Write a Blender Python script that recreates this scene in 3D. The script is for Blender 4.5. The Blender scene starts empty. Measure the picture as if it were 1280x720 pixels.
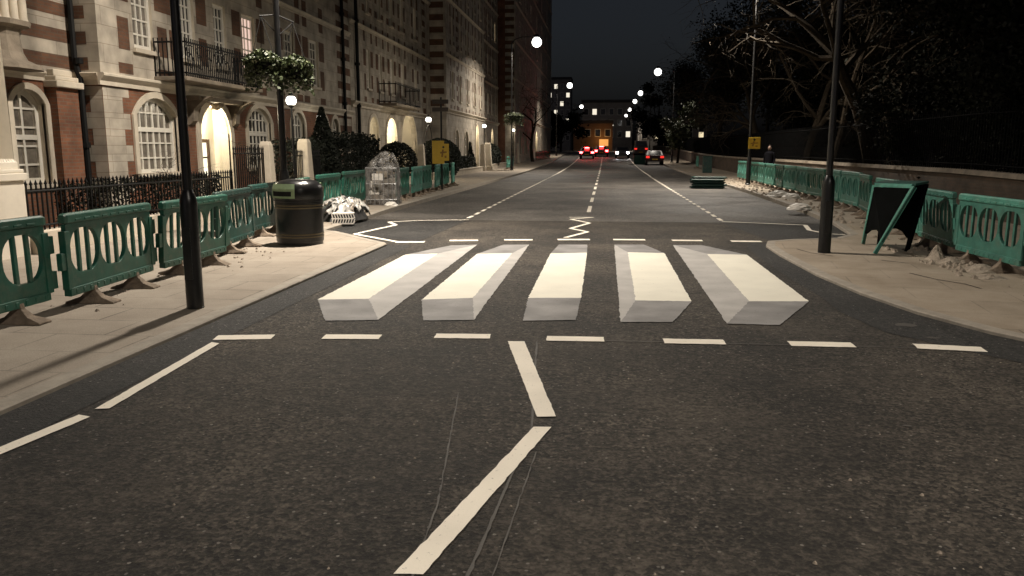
import bpy, bmesh, math, random
from mathutils import Vector, Matrix
random.seed(7)
R = math.radians
SC = bpy.context.scene
COL = SC.collection

# ------------------------------------------------------------------ camera, sky, lamps, exposure
cam_d = bpy.data.cameras.new("camera"); cam = bpy.data.objects.new("camera", cam_d); COL.objects.link(cam)
cam_d.sensor_width = 36.0; cam_d.lens = 28.04; cam_d.clip_end = 3000.0; cam_d.clip_start = 0.05
cam.location = (0, 0, 1.7); cam.rotation_euler = (R(90 - 9.84), 0, R(6.6))
SC.camera = cam
W = bpy.data.worlds.new("World"); SC.world = W; W.use_nodes = True
wn = W.node_tree.nodes; wl = W.node_tree.links; wn.clear()
SUN_EL, SUN_ROT = R(4), R(200)
sky = wn.new("ShaderNodeTexSky"); sky.sky_type = 'NISHITA'; sky.sun_disc = False
sky.sun_elevation = SUN_EL; sky.sun_rotation = SUN_ROT; sky.air_density = 1.0; sky.dust_density = 4.0
hsv = wn.new("ShaderNodeHueSaturation"); hsv.inputs['Saturation'].default_value = 0.35
bg = wn.new("ShaderNodeBackground"); bg.inputs['Strength'].default_value = 0.0085
wo = wn.new("ShaderNodeOutputWorld")
wl.new(sky.outputs[0], hsv.inputs['Color']); tint = wn.new("ShaderNodeMix"); tint.data_type = 'RGBA'; tint.blend_type = 'MULTIPLY'; tint.inputs['Factor'].default_value = 1
tint.inputs['B'].default_value = (.92, 1.0, 1.28, 1); wl.new(hsv.outputs[0], tint.inputs['A']); wl.new(tint.outputs['Result'], bg.inputs['Color']); wl.new(bg.outputs[0], wo.inputs['Surface'])
sun_d = bpy.data.lights.new("sun", 'SUN'); sun_d.energy = 0.006; sun_d.angle = R(10); sun_d.color = (1, .95, .88)
sun = bpy.data.objects.new("sun", sun_d); COL.objects.link(sun); sun.rotation_euler = (R(60), 0, R(200))
SC.view_settings.view_transform = 'Standard'; SC.view_settings.look = 'None'
SC.view_settings.gamma = 1; SC.view_settings.exposure = 0.0
try: SC.view_settings.use_curve_mapping = False
except Exception: pass
SC.cycles.max_bounces = 6; SC.cycles.sample_clamp_indirect = 3.0
SC.cycles.use_denoising = True
# power (W) of the real street lamps, set in their builder below
LAMP_W = {'left_near': 1650, 'behind': 1600, 'right_mid': 2100, 'left_second': 1100, 'far': 600}
LAMP_COL = (1.0, .90, .77)

def zg(y):                       # the street climbs gently towards its far end
    if y < 55: return 0.0
    if y < 105: return 2.6e-4 * (y - 55) ** 2
    return .65 + .65 * (1 - math.exp(-(y - 105) / 25))
def zp(y):                       # pavement height: dropped kerb by the crossing
    k = .04 if y < 16.5 else (.12 if y > 21 else .04 + .08 * (y - 16.5) / 4.5)
    return zg(y) + k

# ------------------------------------------------------------------ materials
MAT = {}
def nt(name):
    m = bpy.data.materials.new(name); m.use_nodes = True
    return m, m.node_tree.nodes, m.node_tree.links, m.node_tree.nodes['Principled BSDF']
def mat(name, col, rough=.7, var=.25, scale=4.0, bump=.0, bscale=40.0, metal=0.0, spec=.5, detail=6, col2=None):
    m, n, l, p = nt(name)
    p.inputs['Roughness'].default_value = rough; p.inputs['Metallic'].default_value = metal
    p.inputs['Specular IOR Level'].default_value = spec
    tc = n.new("ShaderNodeTexCoord")
    a = n.new("ShaderNodeTexNoise"); a.inputs['Scale'].default_value = scale; a.inputs['Detail'].default_value = detail
    a.inputs['Roughness'].default_value = .65
    l.new(tc.outputs['Object'], a.inputs['Vector'])
    r = n.new("ShaderNodeValToRGB")
    r.color_ramp.elements[0].position = .3; r.color_ramp.elements[1].position = .7
    lo = [c * (1 - var) for c in col]; hi = [min(1, c * (1 + var)) for c in col] if col2 is None else col2
    r.color_ramp.elements[0].color = (*lo, 1); r.color_ramp.elements[1].color = (*hi, 1)
    l.new(a.outputs['Fac'], r.inputs['Fac']); l.new(r.outputs['Color'], p.inputs['Base Color'])
    if bump:
        b = n.new("ShaderNodeTexNoise"); b.inputs['Scale'].default_value = bscale; b.inputs['Detail'].default_value = 4
        l.new(tc.outputs['Object'], b.inputs['Vector'])
        bp = n.new("ShaderNodeBump"); bp.inputs['Strength'].default_value = bump; bp.inputs['Distance'].default_value = .02
        l.new(b.outputs['Fac'], bp.inputs['Height']); l.new(bp.outputs['Normal'], p.inputs['Normal'])
    MAT[name] = m; return m
def emit(name, col, strength, base=(.1, .1, .1)):
    m, n, l, p = nt(name)
    p.inputs['Base Color'].default_value = (*base, 1)
    p.inputs['Emission Color'].default_value = (*col, 1); p.inputs['Emission Strength'].default_value = strength
    MAT[name] = m; return m
def asphalt(name, lo, hi, rough):
    m, n, l, p = nt(name)
    tc = n.new("ShaderNodeTexCoord")
    def noise(sc, det=5, ro=.6):
        a = n.new("ShaderNodeTexNoise"); a.inputs['Scale'].default_value = sc; a.inputs['Detail'].default_value = det
        a.inputs['Roughness'].default_value = ro; l.new(tc.outputs['Object'], a.inputs['Vector']); return a
    def math_(op, a, b, c=None):
        q = n.new("ShaderNodeMath"); q.operation = op
        for k, x in enumerate((a, b, c)):
            if x is None: continue
            if isinstance(x, (int, float)): q.inputs[k].default_value = x
            else: l.new(x, q.inputs[k])
        return q.outputs[0]
    big = noise(.55, 6, .65).outputs['Fac']; mid = noise(9, 9, .82).outputs['Fac']; clump = noise(26, 5, .75).outputs['Fac']
    fac = math_('ADD', math_('MULTIPLY', big, .45), math_('ADD', math_('MULTIPLY', mid, .55), math_('MULTIPLY', clump, .55)))
    r = n.new("ShaderNodeValToRGB"); e = r.color_ramp.elements
    e[0].position = .695; e[0].color = (*lo, 1); e[1].position = .86; e[1].color = (*hi, 1)
    k = e.new(.775); k.color = (*[(a*.55+b*.45) for a, b in zip(lo, hi)], 1)
    l.new(fac, r.inputs['Fac'])
    vo = n.new("ShaderNodeTexVoronoi"); vo.inputs['Scale'].default_value = 52; l.new(tc.outputs['Object'], vo.inputs['Vector'])
    sep = n.new("ShaderNodeSeparateColor"); l.new(vo.outputs['Color'], sep.inputs[0])
    chip = math_('MULTIPLY', math_('MULTIPLY', math_('GREATER_THAN', sep.outputs[0], .977), math_('LESS_THAN', vo.outputs['Distance'], .45)), .5)
    mx = n.new("ShaderNodeMix"); mx.data_type = 'RGBA'; mx.inputs['B'].default_value = (.38, .35, .31, 1)
    l.new(chip, mx.inputs['Factor']); l.new(r.outputs['Color'], mx.inputs['A']); gr = n.new("ShaderNodeMix"); gr.data_type = 'RGBA'; gr.blend_type = 'MULTIPLY'; gr.inputs['Factor'].default_value = 1
    patch_n = noise(.8, 5, .6); pass
    pa = n.new("ShaderNodeMapRange"); pa.inputs['From Min'].default_value = .40; pa.inputs['From Max'].default_value = .60; pa.inputs['To Min'].default_value = .45; pa.inputs['To Max'].default_value = 1.75; l.new(patch_n.outputs['Fac'], pa.inputs[0])
    grain = math_('MAXIMUM', math_('MULTIPLY_ADD', math_('SUBTRACT', sep.outputs[1], .5), pa.outputs[0], 1.0), .12)
    st = noise(.33, 7, .62); sm = n.new("ShaderNodeMapRange"); sm.inputs['From Min'].default_value = .36; sm.inputs['From Max'].default_value = .60; sm.inputs['To Min'].default_value = .62; sm.inputs['To Max'].default_value = 1.12; l.new(st.outputs['Fac'], sm.inputs[0])
    l.new(mx.outputs['Result'], gr.inputs['A']); l.new(math_('MULTIPLY', grain, sm.outputs[0]), gr.inputs['B']); l.new(gr.outputs['Result'], p.inputs['Base Color'])
    l.new(math_('MULTIPLY_ADD', big, .3, rough-.15), p.inputs['Roughness'])
    bp = n.new("ShaderNodeBump"); bp.inputs['Strength'].default_value = 1.0; bp.inputs['Distance'].default_value = .010
    l.new(vo.outputs['Distance'], bp.inputs['Height'])
    bp2 = n.new("ShaderNodeBump"); bp2.inputs['Strength'].default_value = 1.0; bp2.inputs['Distance'].default_value = .035
    l.new(math_('ADD', mid, math_('MULTIPLY', clump, .5)), bp2.inputs['Height']); l.new(bp.outputs['Normal'], bp2.inputs['Normal']); l.new(bp2.outputs['Normal'], p.inputs['Normal'])
    MAT[name] = m
def brickmat(name, c1, c2, mortar, bw=.225, bh=.075, ms=.010, rough=.85, offset=.5, bump=.3, stain=.5):
    m, n, l, p = nt(name); p.inputs['Roughness'].default_value = rough
    tc = n.new("ShaderNodeTexCoord"); s = n.new("ShaderNodeSeparateXYZ"); l.new(tc.outputs['Object'], s.inputs[0])
    ad = n.new("ShaderNodeMath"); l.new(s.outputs[0], ad.inputs[0]); l.new(s.outputs[1], ad.inputs[1])
    c = n.new("ShaderNodeCombineXYZ"); l.new(ad.outputs[0], c.inputs[0]); l.new(s.outputs[2], c.inputs[1])
    b = n.new("ShaderNodeTexBrick"); b.offset = offset; b.inputs['Scale'].default_value = 1
    b.inputs['Brick Width'].default_value = bw; b.inputs['Row Height'].default_value = bh; b.inputs['Mortar Size'].default_value = ms
    b.inputs['Color1'].default_value = (*c1, 1); b.inputs['Color2'].default_value = (*c2, 1); b.inputs['Mortar'].default_value = (*mortar, 1)
    l.new(c.outputs[0], b.inputs['Vector'])
    a = n.new("ShaderNodeTexNoise"); a.inputs['Scale'].default_value = 1.7; a.inputs['Detail'].default_value = 8
    l.new(tc.outputs['Object'], a.inputs['Vector'])
    mr = n.new("ShaderNodeMapRange"); mr.inputs['From Min'].default_value = .3; mr.inputs['From Max'].default_value = .7
    mr.inputs['To Min'].default_value = 1 - stain; mr.inputs['To Max'].default_value = 1.1; l.new(a.outputs['Fac'], mr.inputs[0])
    mx = n.new("ShaderNodeMix"); mx.data_type = 'RGBA'; mx.blend_type = 'MULTIPLY'; mx.inputs['Factor'].default_value = 1
    l.new(b.outputs['Color'], mx.inputs['A']); l.new(mr.outputs[0], mx.inputs['B']); l.new(mx.outputs['Result'], p.inputs['Base Color'])
    bp = n.new("ShaderNodeBump"); bp.inputs['Strength'].default_value = bump; bp.inputs['Distance'].default_value = .01; bp.invert = True
    l.new(b.outputs['Fac'], bp.inputs['Height']); l.new(bp.outputs['Normal'], p.inputs['Normal'])
    MAT[name] = m
def paving(name, col, col2, sw, sh, joint, rot=0.0):
    m, n, l, p = nt(name); p.inputs['Roughness'].default_value = .85
    tc = n.new("ShaderNodeTexCoord"); mp = n.new("ShaderNodeMapping"); mp.inputs['Rotation'].default_value = (0, 0, rot)
    l.new(tc.outputs['Object'], mp.inputs[0])
    b = n.new("ShaderNodeTexBrick"); b.offset = .5; b.inputs['Scale'].default_value = 1
    b.inputs['Brick Width'].default_value = sw; b.inputs['Row Height'].default_value = sh; b.inputs['Mortar Size'].default_value = .010
    b.inputs['Color1'].default_value = (*col, 1); b.inputs['Color2'].default_value = (*[x * .86 for x in col], 1); b.inputs['Mortar'].default_value = (*joint, 1)
    l.new(mp.outputs[0], b.inputs['Vector'])
    a = n.new("ShaderNodeTexNoise"); a.inputs['Scale'].default_value = 1.1; a.inputs['Detail'].default_value = 10; a.inputs['Roughness'].default_value = .7
    l.new(tc.outputs['Object'], a.inputs['Vector'])
    r = n.new("ShaderNodeValToRGB"); r.color_ramp.elements[0].position = .36; r.color_ramp.elements[1].position = .66
    l.new(a.outputs['Fac'], r.inputs['Fac'])
    mx = n.new("ShaderNodeMix"); mx.data_type = 'RGBA'; mx.inputs['B'].default_value = (*col2, 1)
    ml = n.new("ShaderNodeMath"); ml.operation = 'MULTIPLY'; ml.inputs[1].default_value = .85; l.new(r.outputs['Color'], ml.inputs[0])
    l.new(ml.outputs[0], mx.inputs['Factor']); l.new(b.outputs['Color'], mx.inputs['A'])
    f = n.new("ShaderNodeTexNoise"); f.inputs['Scale'].default_value = 70; f.inputs['Detail'].default_value = 3; l.new(tc.outputs['Object'], f.inputs['Vector'])
    mr = n.new("ShaderNodeMapRange"); mr.inputs['To Min'].default_value = .75; mr.inputs['To Max'].default_value = 1.2; l.new(f.outputs['Fac'], mr.inputs[0])
    m2 = n.new("ShaderNodeMix"); m2.data_type = 'RGBA'; m2.blend_type = 'MULTIPLY'; m2.inputs['Factor'].default_value = 1
    l.new(mx.outputs['Result'], m2.inputs['A']); l.new(mr.outputs[0], m2.inputs['B']); l.new(m2.outputs['Result'], p.inputs['Base Color'])
    bp = n.new("ShaderNodeBump"); bp.inputs['Strength'].default_value = .35; bp.inputs['Distance'].default_value = .01
    l.new(f.outputs['Fac'], bp.inputs['Height']); l.new(bp.outputs['Normal'], p.inputs['Normal'])
    MAT[name] = m
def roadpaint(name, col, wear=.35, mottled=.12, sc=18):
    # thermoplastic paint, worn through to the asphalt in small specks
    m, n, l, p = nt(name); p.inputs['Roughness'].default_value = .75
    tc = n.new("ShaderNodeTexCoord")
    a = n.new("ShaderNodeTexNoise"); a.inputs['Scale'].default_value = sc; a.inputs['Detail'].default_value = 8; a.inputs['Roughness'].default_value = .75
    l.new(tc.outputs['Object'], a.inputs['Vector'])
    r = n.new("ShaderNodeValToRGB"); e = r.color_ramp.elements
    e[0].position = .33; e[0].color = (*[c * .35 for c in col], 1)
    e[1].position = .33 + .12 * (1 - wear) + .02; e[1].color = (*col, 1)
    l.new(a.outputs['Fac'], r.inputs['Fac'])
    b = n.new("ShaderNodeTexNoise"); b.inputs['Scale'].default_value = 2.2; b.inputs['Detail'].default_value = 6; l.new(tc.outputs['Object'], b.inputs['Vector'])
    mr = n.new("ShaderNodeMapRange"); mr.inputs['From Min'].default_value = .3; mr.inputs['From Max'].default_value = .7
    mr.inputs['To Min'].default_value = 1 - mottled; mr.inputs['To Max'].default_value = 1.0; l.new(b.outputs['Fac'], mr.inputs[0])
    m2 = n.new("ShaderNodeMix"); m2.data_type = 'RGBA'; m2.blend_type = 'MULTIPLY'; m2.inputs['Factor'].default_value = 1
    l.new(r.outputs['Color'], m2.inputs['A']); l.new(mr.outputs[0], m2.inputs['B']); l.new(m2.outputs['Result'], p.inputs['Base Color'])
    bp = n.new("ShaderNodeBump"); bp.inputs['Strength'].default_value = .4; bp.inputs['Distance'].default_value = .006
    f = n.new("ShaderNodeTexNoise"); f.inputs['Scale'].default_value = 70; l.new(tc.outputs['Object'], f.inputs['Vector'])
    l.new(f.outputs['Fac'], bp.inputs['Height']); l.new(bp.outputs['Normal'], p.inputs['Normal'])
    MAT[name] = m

asphalt('asphalt', (.0145, .0118, .0092), (.104, .087, .069), .80)
asphalt('asphalt_old', (.040, .036, .031), (.155, .14, .124), .62)
asphalt('asphalt_fresh', (.010, .0095, .009), (.048, .045, .042), .72)
paving('paving', (.29, .243, .193), (.36, .312, .255), .9, .6, (.11, .09, .07))
paving('paving_right', (.285, .23, .17), (.385, .325, .255), 1.1, .75, (.15, .12, .09), R(8))
mat('kerb_granite', (.30, .265, .22), .8, .2, 6, .2)
mat('soil', (.045, .035, .025), .95, .4, 3, .5, 20)
roadpaint('paint_line', (.90, .83, .71), .62, .14, 30)
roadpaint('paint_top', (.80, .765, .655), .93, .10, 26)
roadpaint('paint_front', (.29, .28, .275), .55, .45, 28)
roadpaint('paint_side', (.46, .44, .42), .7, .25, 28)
roadpaint('paint_chalk', (.105, .095, .085), .3, .5, 30)
brickmat('brick', (.235, .092, .045), (.17, .066, .034), (.17, .11, .075))
brickmat('brick_dark', (.165, .075, .038), (.115, .052, .028), (.12, .08, .055))
brickmat('brick_park', (.10, .066, .044), (.07, .047, .032), (.075, .06, .045))
brickmat('stone', (.53, .47, .385), (.45, .395, .32), (.30, .25, .195), 1.1, .40, .007, .8, .5, .15, .5)
mat('stone_plain', (.55, .485, .39), .8, .18, 2.0, .15)
mat('stone_dirty', (.20, .165, .125), .9, .4, 2.5, .2)
mat('stucco', (.70, .64, .54), .7, .1, 2, .05)
mat('dark_roof', (.05, .045, .045), .7)
mat('window_paint', (.72, .68, .60), .5, .06, 3)
mat('glass_dark', (.018, .018, .02), .08, .1, 3, spec=.6)
mat('glass_curtain', (.16, .14, .115), .25, .5, 3, spec=.5)
mat('iron', (.006, .006, .006), .6, .3, 12, .1, 30, spec=.2)
mat('railing_black', (.004, .004, .004), .9, .3, 12, spec=.04)
mat('iron_pole', (.009, .009, .0095), .33, .3, 9, .12, 25)
mat('barrier_green', (.013, .098, .068), .45, .22, 5, .06, 60)
mat('barrier_pale', (.058, .215, .168), .55, .3, 4, .06, 60)
mat('barrier_dark', (.008, .050, .040), .5, .3, 5, .06, 60)
mat('dusty_rubber', (.20, .155, .115), .95, .45, 9, .4, 40)
mat('bin_black', (.010, .010, .0105), .3, .3, 8, .05)
mat('bin_gold', (.13, .105, .06), .4, .2, 8, metal=.3)
mat('bin_green', (.24, .33, .19), .5, .2, 7)
mat('hole_shade', (.003, .003, .003), .9)
mat('sign_back', (.003, .0035, .0035), .95, .3, 5, spec=.03)
mat('yellow_sheet', (.62, .40, .03), .5, .08, 8)
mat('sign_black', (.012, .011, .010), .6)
mat('sign_amber', (.26, .13, .018), .6)
mat('plate_brown', (.06, .045, .035), .5)
mat('white_plastic', (.74, .70, .64), .5, .15, 8, .2, 25)
mat('foil', (.40, .385, .36), .4, .5, 7, .5, 18, metal=.2)
mat('hedge_leaf', (.010, .014, .007), .75, .4, 8)
mat('basket_leaf', (.045, .06, .022), .55, .5, 9)
mat('pale_flower', (.16, .17, .095), .6, .3, 6)
mat('dark_leaf', (.014, .015, .010), .9, .5, 3, spec=.12)
mat('tree_leaf', (.05, .06, .025), .6, .4, 3)
mat('bark', (.034, .026, .018), 1, .45, 9, .8, 25, spec=.1)
mat('twig', (.055, .044, .032), 1, .3, 9, spec=.1)
mat('car_dark', (.02, .02, .024), .5, .1, 3)
mat('car_red', (.03, .006, .006), .5, .1, 3)
mat('car_silver', (.07, .07, .075), .5, .1, 3, metal=.4)
mat('van_white', (.10, .10, .10), .5, .1, 3)
mat('rubber', (.012, .012, .012), .8)
mat('rim', (.3, .3, .3), .35, .1, 5, metal=.8)
mat('coat', (.005, .005, .0065), 1, .3, 12, spec=.05)
mat('skin', (.16, .10, .075), .6, .1, 12)  # darkened: the shade on the figure is put into this colour
mat('hair', (.008, .006, .005), 1, spec=.05)
mat('wood_door', (.05, .025, .012), .5, .3, 8)
mat('rubble', (.30, .25, .20), .95, .4, 12, .6, 30)
mat('far_wall', (.30, .275, .25), .9, .2, .7)
mat('far_orange', (.20, .12, .07), .8, .2, .7)
emit('lamp_glow', (1, .97, .90), 5)
emit('window_added_glow', (1, .80, .62), .16)  # added pane glow, standing in for pale window frames lit by the street
emit('globe_glow', (1, .94, .80), 5)
emit('window_pink', (1, .70, .58), .85)
emit('window_warm', (1, .83, .52), .9)
emit('window_white', (1, .95, .78), 1.7)
emit('door_glow', (1, .93, .70), 1.6)
emit('far_lit', (1, .90, .72), 1.0)
emit('shop_glow', (1, .42, .10), .9)
emit('head_glow', (1, .97, .95), 70)
emit('tail_glow', (1, .03, .03), 55)
emit('tail_dim', (1, .03, .02), 1.2)
def wrapmat():
    m, n, l, p = nt('clear_wrap')
    p.inputs['Base Color'].default_value = (.36, .34, .32, 1); p.inputs['Roughness'].default_value = .22
    tc = n.new("ShaderNodeTexCoord"); a = n.new("ShaderNodeTexNoise"); a.inputs['Scale'].default_value = 6; a.inputs['Detail'].default_value = 8
    l.new(tc.outputs['Object'], a.inputs['Vector'])
    mr = n.new("ShaderNodeMapRange"); mr.inputs['From Min'].default_value = .35; mr.inputs['From Max'].default_value = .65
    mr.inputs['To Min'].default_value = .03; mr.inputs['To Max'].default_value = .42; l.new(a.outputs['Fac'], mr.inputs[0])
    l.new(mr.outputs[0], p.inputs['Alpha'])
    bp = n.new("ShaderNodeBump"); bp.inputs['Strength'].default_value = .9; bp.inputs['Distance'].default_value = .05
    l.new(a.outputs['Fac'], bp.inputs['Height']); l.new(bp.outputs['Normal'], p.inputs['Normal'])
    MAT['clear_wrap'] = m
wrapmat()

def dirty(name, dust=(.17, .14, .105), amount=.40):
    m = MAT[name]; n = m.node_tree.nodes; l = m.node_tree.links; p = n['Principled BSDF']
    src = p.inputs['Base Color'].links[0].from_socket
    tc = n.new("ShaderNodeTexCoord"); a = n.new("ShaderNodeTexNoise"); a.inputs['Scale'].default_value = 5.5; a.inputs['Detail'].default_value = 10; a.inputs['Roughness'].default_value = .75
    oi = n.new("ShaderNodeObjectInfo"); va = n.new("ShaderNodeVectorMath"); va.operation = 'ADD'
    sc = n.new("ShaderNodeVectorMath"); sc.operation = 'SCALE'; sc.inputs[0].default_value = (9, 5, 7); l.new(oi.outputs['Random'], sc.inputs['Scale'])
    l.new(tc.outputs['Object'], va.inputs[0]); l.new(sc.outputs[0], va.inputs[1]); l.new(va.outputs[0], a.inputs['Vector'])
    mr = n.new("ShaderNodeMapRange"); mr.inputs['From Min'].default_value = .50; mr.inputs['From Max'].default_value = .72; mr.inputs['To Min'].default_value = 0; mr.inputs['To Max'].default_value = amount
    l.new(a.outputs['Fac'], mr.inputs[0])
    mx = n.new("ShaderNodeMix"); mx.data_type = 'RGBA'; mx.inputs['B'].default_value = (*dust, 1); l.new(src, mx.inputs['A']); l.new(mr.outputs[0], mx.inputs['Factor'])
    hs = n.new("ShaderNodeHueSaturation"); l.new(mx.outputs['Result'], hs.inputs['Color'])
    m3 = n.new("ShaderNodeMapRange"); m3.inputs['To Min'].default_value = .72; m3.inputs['To Max'].default_value = 1.2; l.new(oi.outputs['Random'], m3.inputs[0]); l.new(m3.outputs[0], hs.inputs['Value'])
    l.new(hs.outputs[0], p.inputs['Base Color'])
for k in ('barrier_green','barrier_pale','barrier_dark'): dirty(k)
dirty('iron_pole', (.05,.045,.04), .35); dirty('bin_black', (.05,.045,.04), .35)

# ------------------------------------------------------------------ helpers
def props(o, label=None, cat=None, group=None, kind=None):
    if label: o['label'] = label
    if cat: o['category'] = cat
    if group: o['group'] = group
    if kind: o['kind'] = kind
    return o
def thing(name, label, cat, loc=(0, 0, 0), rz=0, group=None):
    o = bpy.data.objects.new(name, None); COL.objects.link(o); o.empty_display_size = .2
    o.location = loc; o.rotation_euler = (0, 0, rz)
    return props(o, label, cat, group)
class MB:
    def __init__(s): s.v = []; s.f = []; s.m = []
    def quad(s, a, b, c, d, m=0):
        i = len(s.v); s.v += [tuple(a), tuple(b), tuple(c), tuple(d)]; s.f.append((i, i+1, i+2, i+3)); s.m.append(m)
    def poly(s, pts, m=0):
        i = len(s.v); s.v += [tuple(p) for p in pts]; s.f.append(tuple(range(i, i+len(pts)))); s.m.append(m)
    def box8(s, P, m=0):
        i = len(s.v); s.v += [tuple(p) for p in P]
        for q in ((0,3,2,1),(4,5,6,7),(0,1,5,4),(1,2,6,5),(2,3,7,6),(3,0,4,7)): s.f.append(tuple(i+k for k in q)); s.m.append(m)
    def box(s, x0, x1, y0, y1, z0, z1, m=0):
        s.box8([(x0,y0,z0),(x1,y0,z0),(x1,y1,z0),(x0,y1,z0),(x0,y0,z1),(x1,y0,z1),(x1,y1,z1),(x0,y1,z1)], m)
    def rings(s, rings, m=0, cap=True, closed=True):
        n = len(rings[0]); base = len(s.v)
        for r in rings: s.v += [tuple(p) for p in r]
        for k in range(len(rings)-1):
            for j in range(n if closed else n-1):
                a = base+k*n+j; b = base+k*n+(j+1) % n
                s.f.append((a, b, b+n, a+n)); s.m.append(m)
        if cap:
            s.f.append(tuple(base+j for j in reversed(range(n)))); s.m.append(m)
            s.f.append(tuple(base+(len(rings)-1)*n+j for j in range(n))); s.m.append(m)
    def lathe(s, prof, c=(0,0,0), n=24, m=0, cap=True):
        s.rings([[(c[0]+r*math.cos(2*math.pi*j/n), c[1]+r*math.sin(2*math.pi*j/n), c[2]+z) for j in range(n)] for r, z in prof], m, cap)
    def tube(s, pts, rad, n=8, m=0, cap=True):
        pts = [Vector(p) for p in pts]; rs = rad if isinstance(rad, (list, tuple)) else [rad]*len(pts)
        rr = []; up = None
        for i, p in enumerate(pts):
            d = (pts[min(i+1, len(pts)-1)] - pts[max(i-1, 0)])
            if d.length < 1e-6: d = Vector((0,0,1))
            d.normalize()
            if up is None:
                up = Vector((0,0,1)) if abs(d.z) < .9 else Vector((1,0,0))
            a = d.cross(up)
            if a.length < 1e-4: a = d.cross(Vector((.3,.9,.1)))
            a.normalize(); b = a.cross(d); up = b
            rr.append([tuple(p + rs[i]*(math.cos(2*math.pi*j/n)*a + math.sin(2*math.pi*j/n)*b)) for j in range(n)])
        s.rings(rr, m, cap)
    def sphere(s, c, r, m=0, nu=14, nv=9, sq=(1,1,1)):
        prof = []
        rr = []
        for k in range(nv+1):
            t = math.pi*(k/nv); t = min(max(t, .02), math.pi-.02)
            rr.append([(c[0]+sq[0]*r*math.sin(t)*math.cos(2*math.pi*j/nu), c[1]+sq[1]*r*math.sin(t)*math.sin(2*math.pi*j/nu), c[2]-sq[2]*r*math.cos(t)) for j in range(nu)])
        s.rings(rr, m, True)
    def leaf(s, c, size, m=0, rnd=random):
        d = Vector((rnd.gauss(0,1), rnd.gauss(0,1), rnd.gauss(0,.7))); d.normalize()
        e = d.cross(Vector((rnd.gauss(0,1), rnd.gauss(0,1), rnd.gauss(0,1))))
        if e.length < 1e-3: return
        e.normalize(); c = Vector(c); L = size*rnd.uniform(.6,1.4); w = L*.35
        s.quad(c - d*L*.5, c + e*w, c + d*L*.5, c - e*w, m)
    def build(s, name, mats, parent=None, smooth=False, bevel=0, loc=None):
        """one mesh object; vertices are given in the parent's (unrotated) space when loc is None"""
        me = bpy.data.meshes.new(name)
        me.from_pydata(s.v, [], s.f)
        for mm in (mats if isinstance(mats, (list, tuple)) else [mats]): me.materials.append(MAT[mm])
        me.polygons.foreach_set('material_index', s.m)
        if smooth:
            me.polygons.foreach_set('use_smooth', [True]*len(s.f))
        me.update()
        bm = bmesh.new(); bm.from_mesh(me)
        if smooth or bevel: bmesh.ops.remove_doubles(bm, verts=bm.verts, dist=1e-5)
        bmesh.ops.recalc_face_normals(bm, faces=bm.faces)
        bm.to_mesh(me); bm.free()
        if smooth:
            try: me.set_sharp_from_angle(angle=R(40))
            except Exception: pass
        o = bpy.data.objects.new(name, me); COL.objects.link(o)
        if parent is not None: o.parent = parent
        if loc: o.location = loc
        if bevel:
            b = o.modifiers.new('bevel', 'BEVEL'); b.width = bevel; b.segments = 2; b.limit_method = 'ANGLE'
        return o
def kids(o): return [c for c in list(COL.objects) if c.parent == o]
def dup(o, parent=None, _all=None):
    if _all is None: _all = list(COL.objects)
    c = o.copy(); COL.objects.link(c)
    if parent is not None: c.parent = parent
    for ch in _all:
        if ch.parent == o: dup(ch, c, _all)
    return c
def place(o, loc, rz=0, label=None, sc=None):
    o.location = loc; o.rotation_euler = (0, 0, rz)
    if label: o['label'] = label
    if sc: o.scale = (sc, sc, sc) if not isinstance(sc, (tuple, list)) else sc
    return o
def struct(mb, name, mats, label=None, **k):
    o = mb.build(name, mats, **k); props(o, label, None, None, 'structure'); return o

# ------------------------------------------------------------------ ground, road, pavements
g = MB(); g.quad((-900,-300,-.35),(900,-300,-.35),(900,1500,-.35),(-900,1500,-.35)); struct(g, 'ground', 'soil')
KL = [(-3.86,-30),(-3.86,13.85),(-3.93,14.02),(-5.5,15.93),(-5.84,16.1),(-5.84,24),(-5.85,55),(-6.0,110),(-6.1,330)]
KR = [(6.2,-30),(6.0,1),(5.5,4.0),(4.75,5.9),(4.1,6.9),(3.6,7.7),(3.26,8.6),(3.03,9.7),(2.88,11.1),(2.82,13.2),(2.84,14.4),(3.0,15.1),(3.5,15.45),(4.4,15.8),(4.9,16.6),(5.2,19),(5.37,22.9),(5.6,32),(5.68,55),(5.9,110),(6.1,330)]
def xat(path, y):
    for (x0,y0),(x1,y1) in zip(path, path[1:]):
        if y0 <= y <= y1: return x0 + (x1-x0)*(y-y0)/(y1-y0) if y1 > y0 else x1
    return path[-1][0]
ys = sorted(set([y for _, y in KL+KR] + [19.3] + [round(55+2.5*k,2) for k in range(40)] + [160,180,200,240,280]))
ys = [y for y in ys if y <= 330]
rd = MB(); ro = MB()
for a, b in zip(ys, ys[1:]):
    tgt = rd if b <= 19.3 else ro
    tgt.quad((-6.4,a,zg(a)),(6.6,a,zg(a)),(6.6,b,zg(b)),(-6.4,b,zg(b)))
struct(rd, 'road', 'asphalt', 'dark worn asphalt carriageway round the crossing'); struct(ro, 'road', 'asphalt_old', 'older greyer asphalt carriageway beyond the crossing')
fr = MB()
yy = [-6, -2, 2, 5, 8, 11, 13.6, 14.0]
for a, b in zip(yy, yy[1:]): fr.quad((xat(KL,a)-.02,a,.004),(-3.42,a,.004),(-3.42,b,.004),(xat(KL,b)-.02,b,.004))
yy = [5.9,6.9,7.7,8.6,9.7,11.1,13.2,14.4,15.0]
off = {5.9:.75,6.9:.9,7.7:.95,8.6:.75,9.7:.5,11.1:.4,13.2:.35,14.4:.32,15.0:.3}
for a, b in zip(yy, yy[1:]): fr.quad((xat(KR,a)-off[a],a,.004),(xat(KR,a)+.02,a,.004),(xat(KR,b)+.02,b,.004),(xat(KR,b)-off[b],b,.004))
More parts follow.
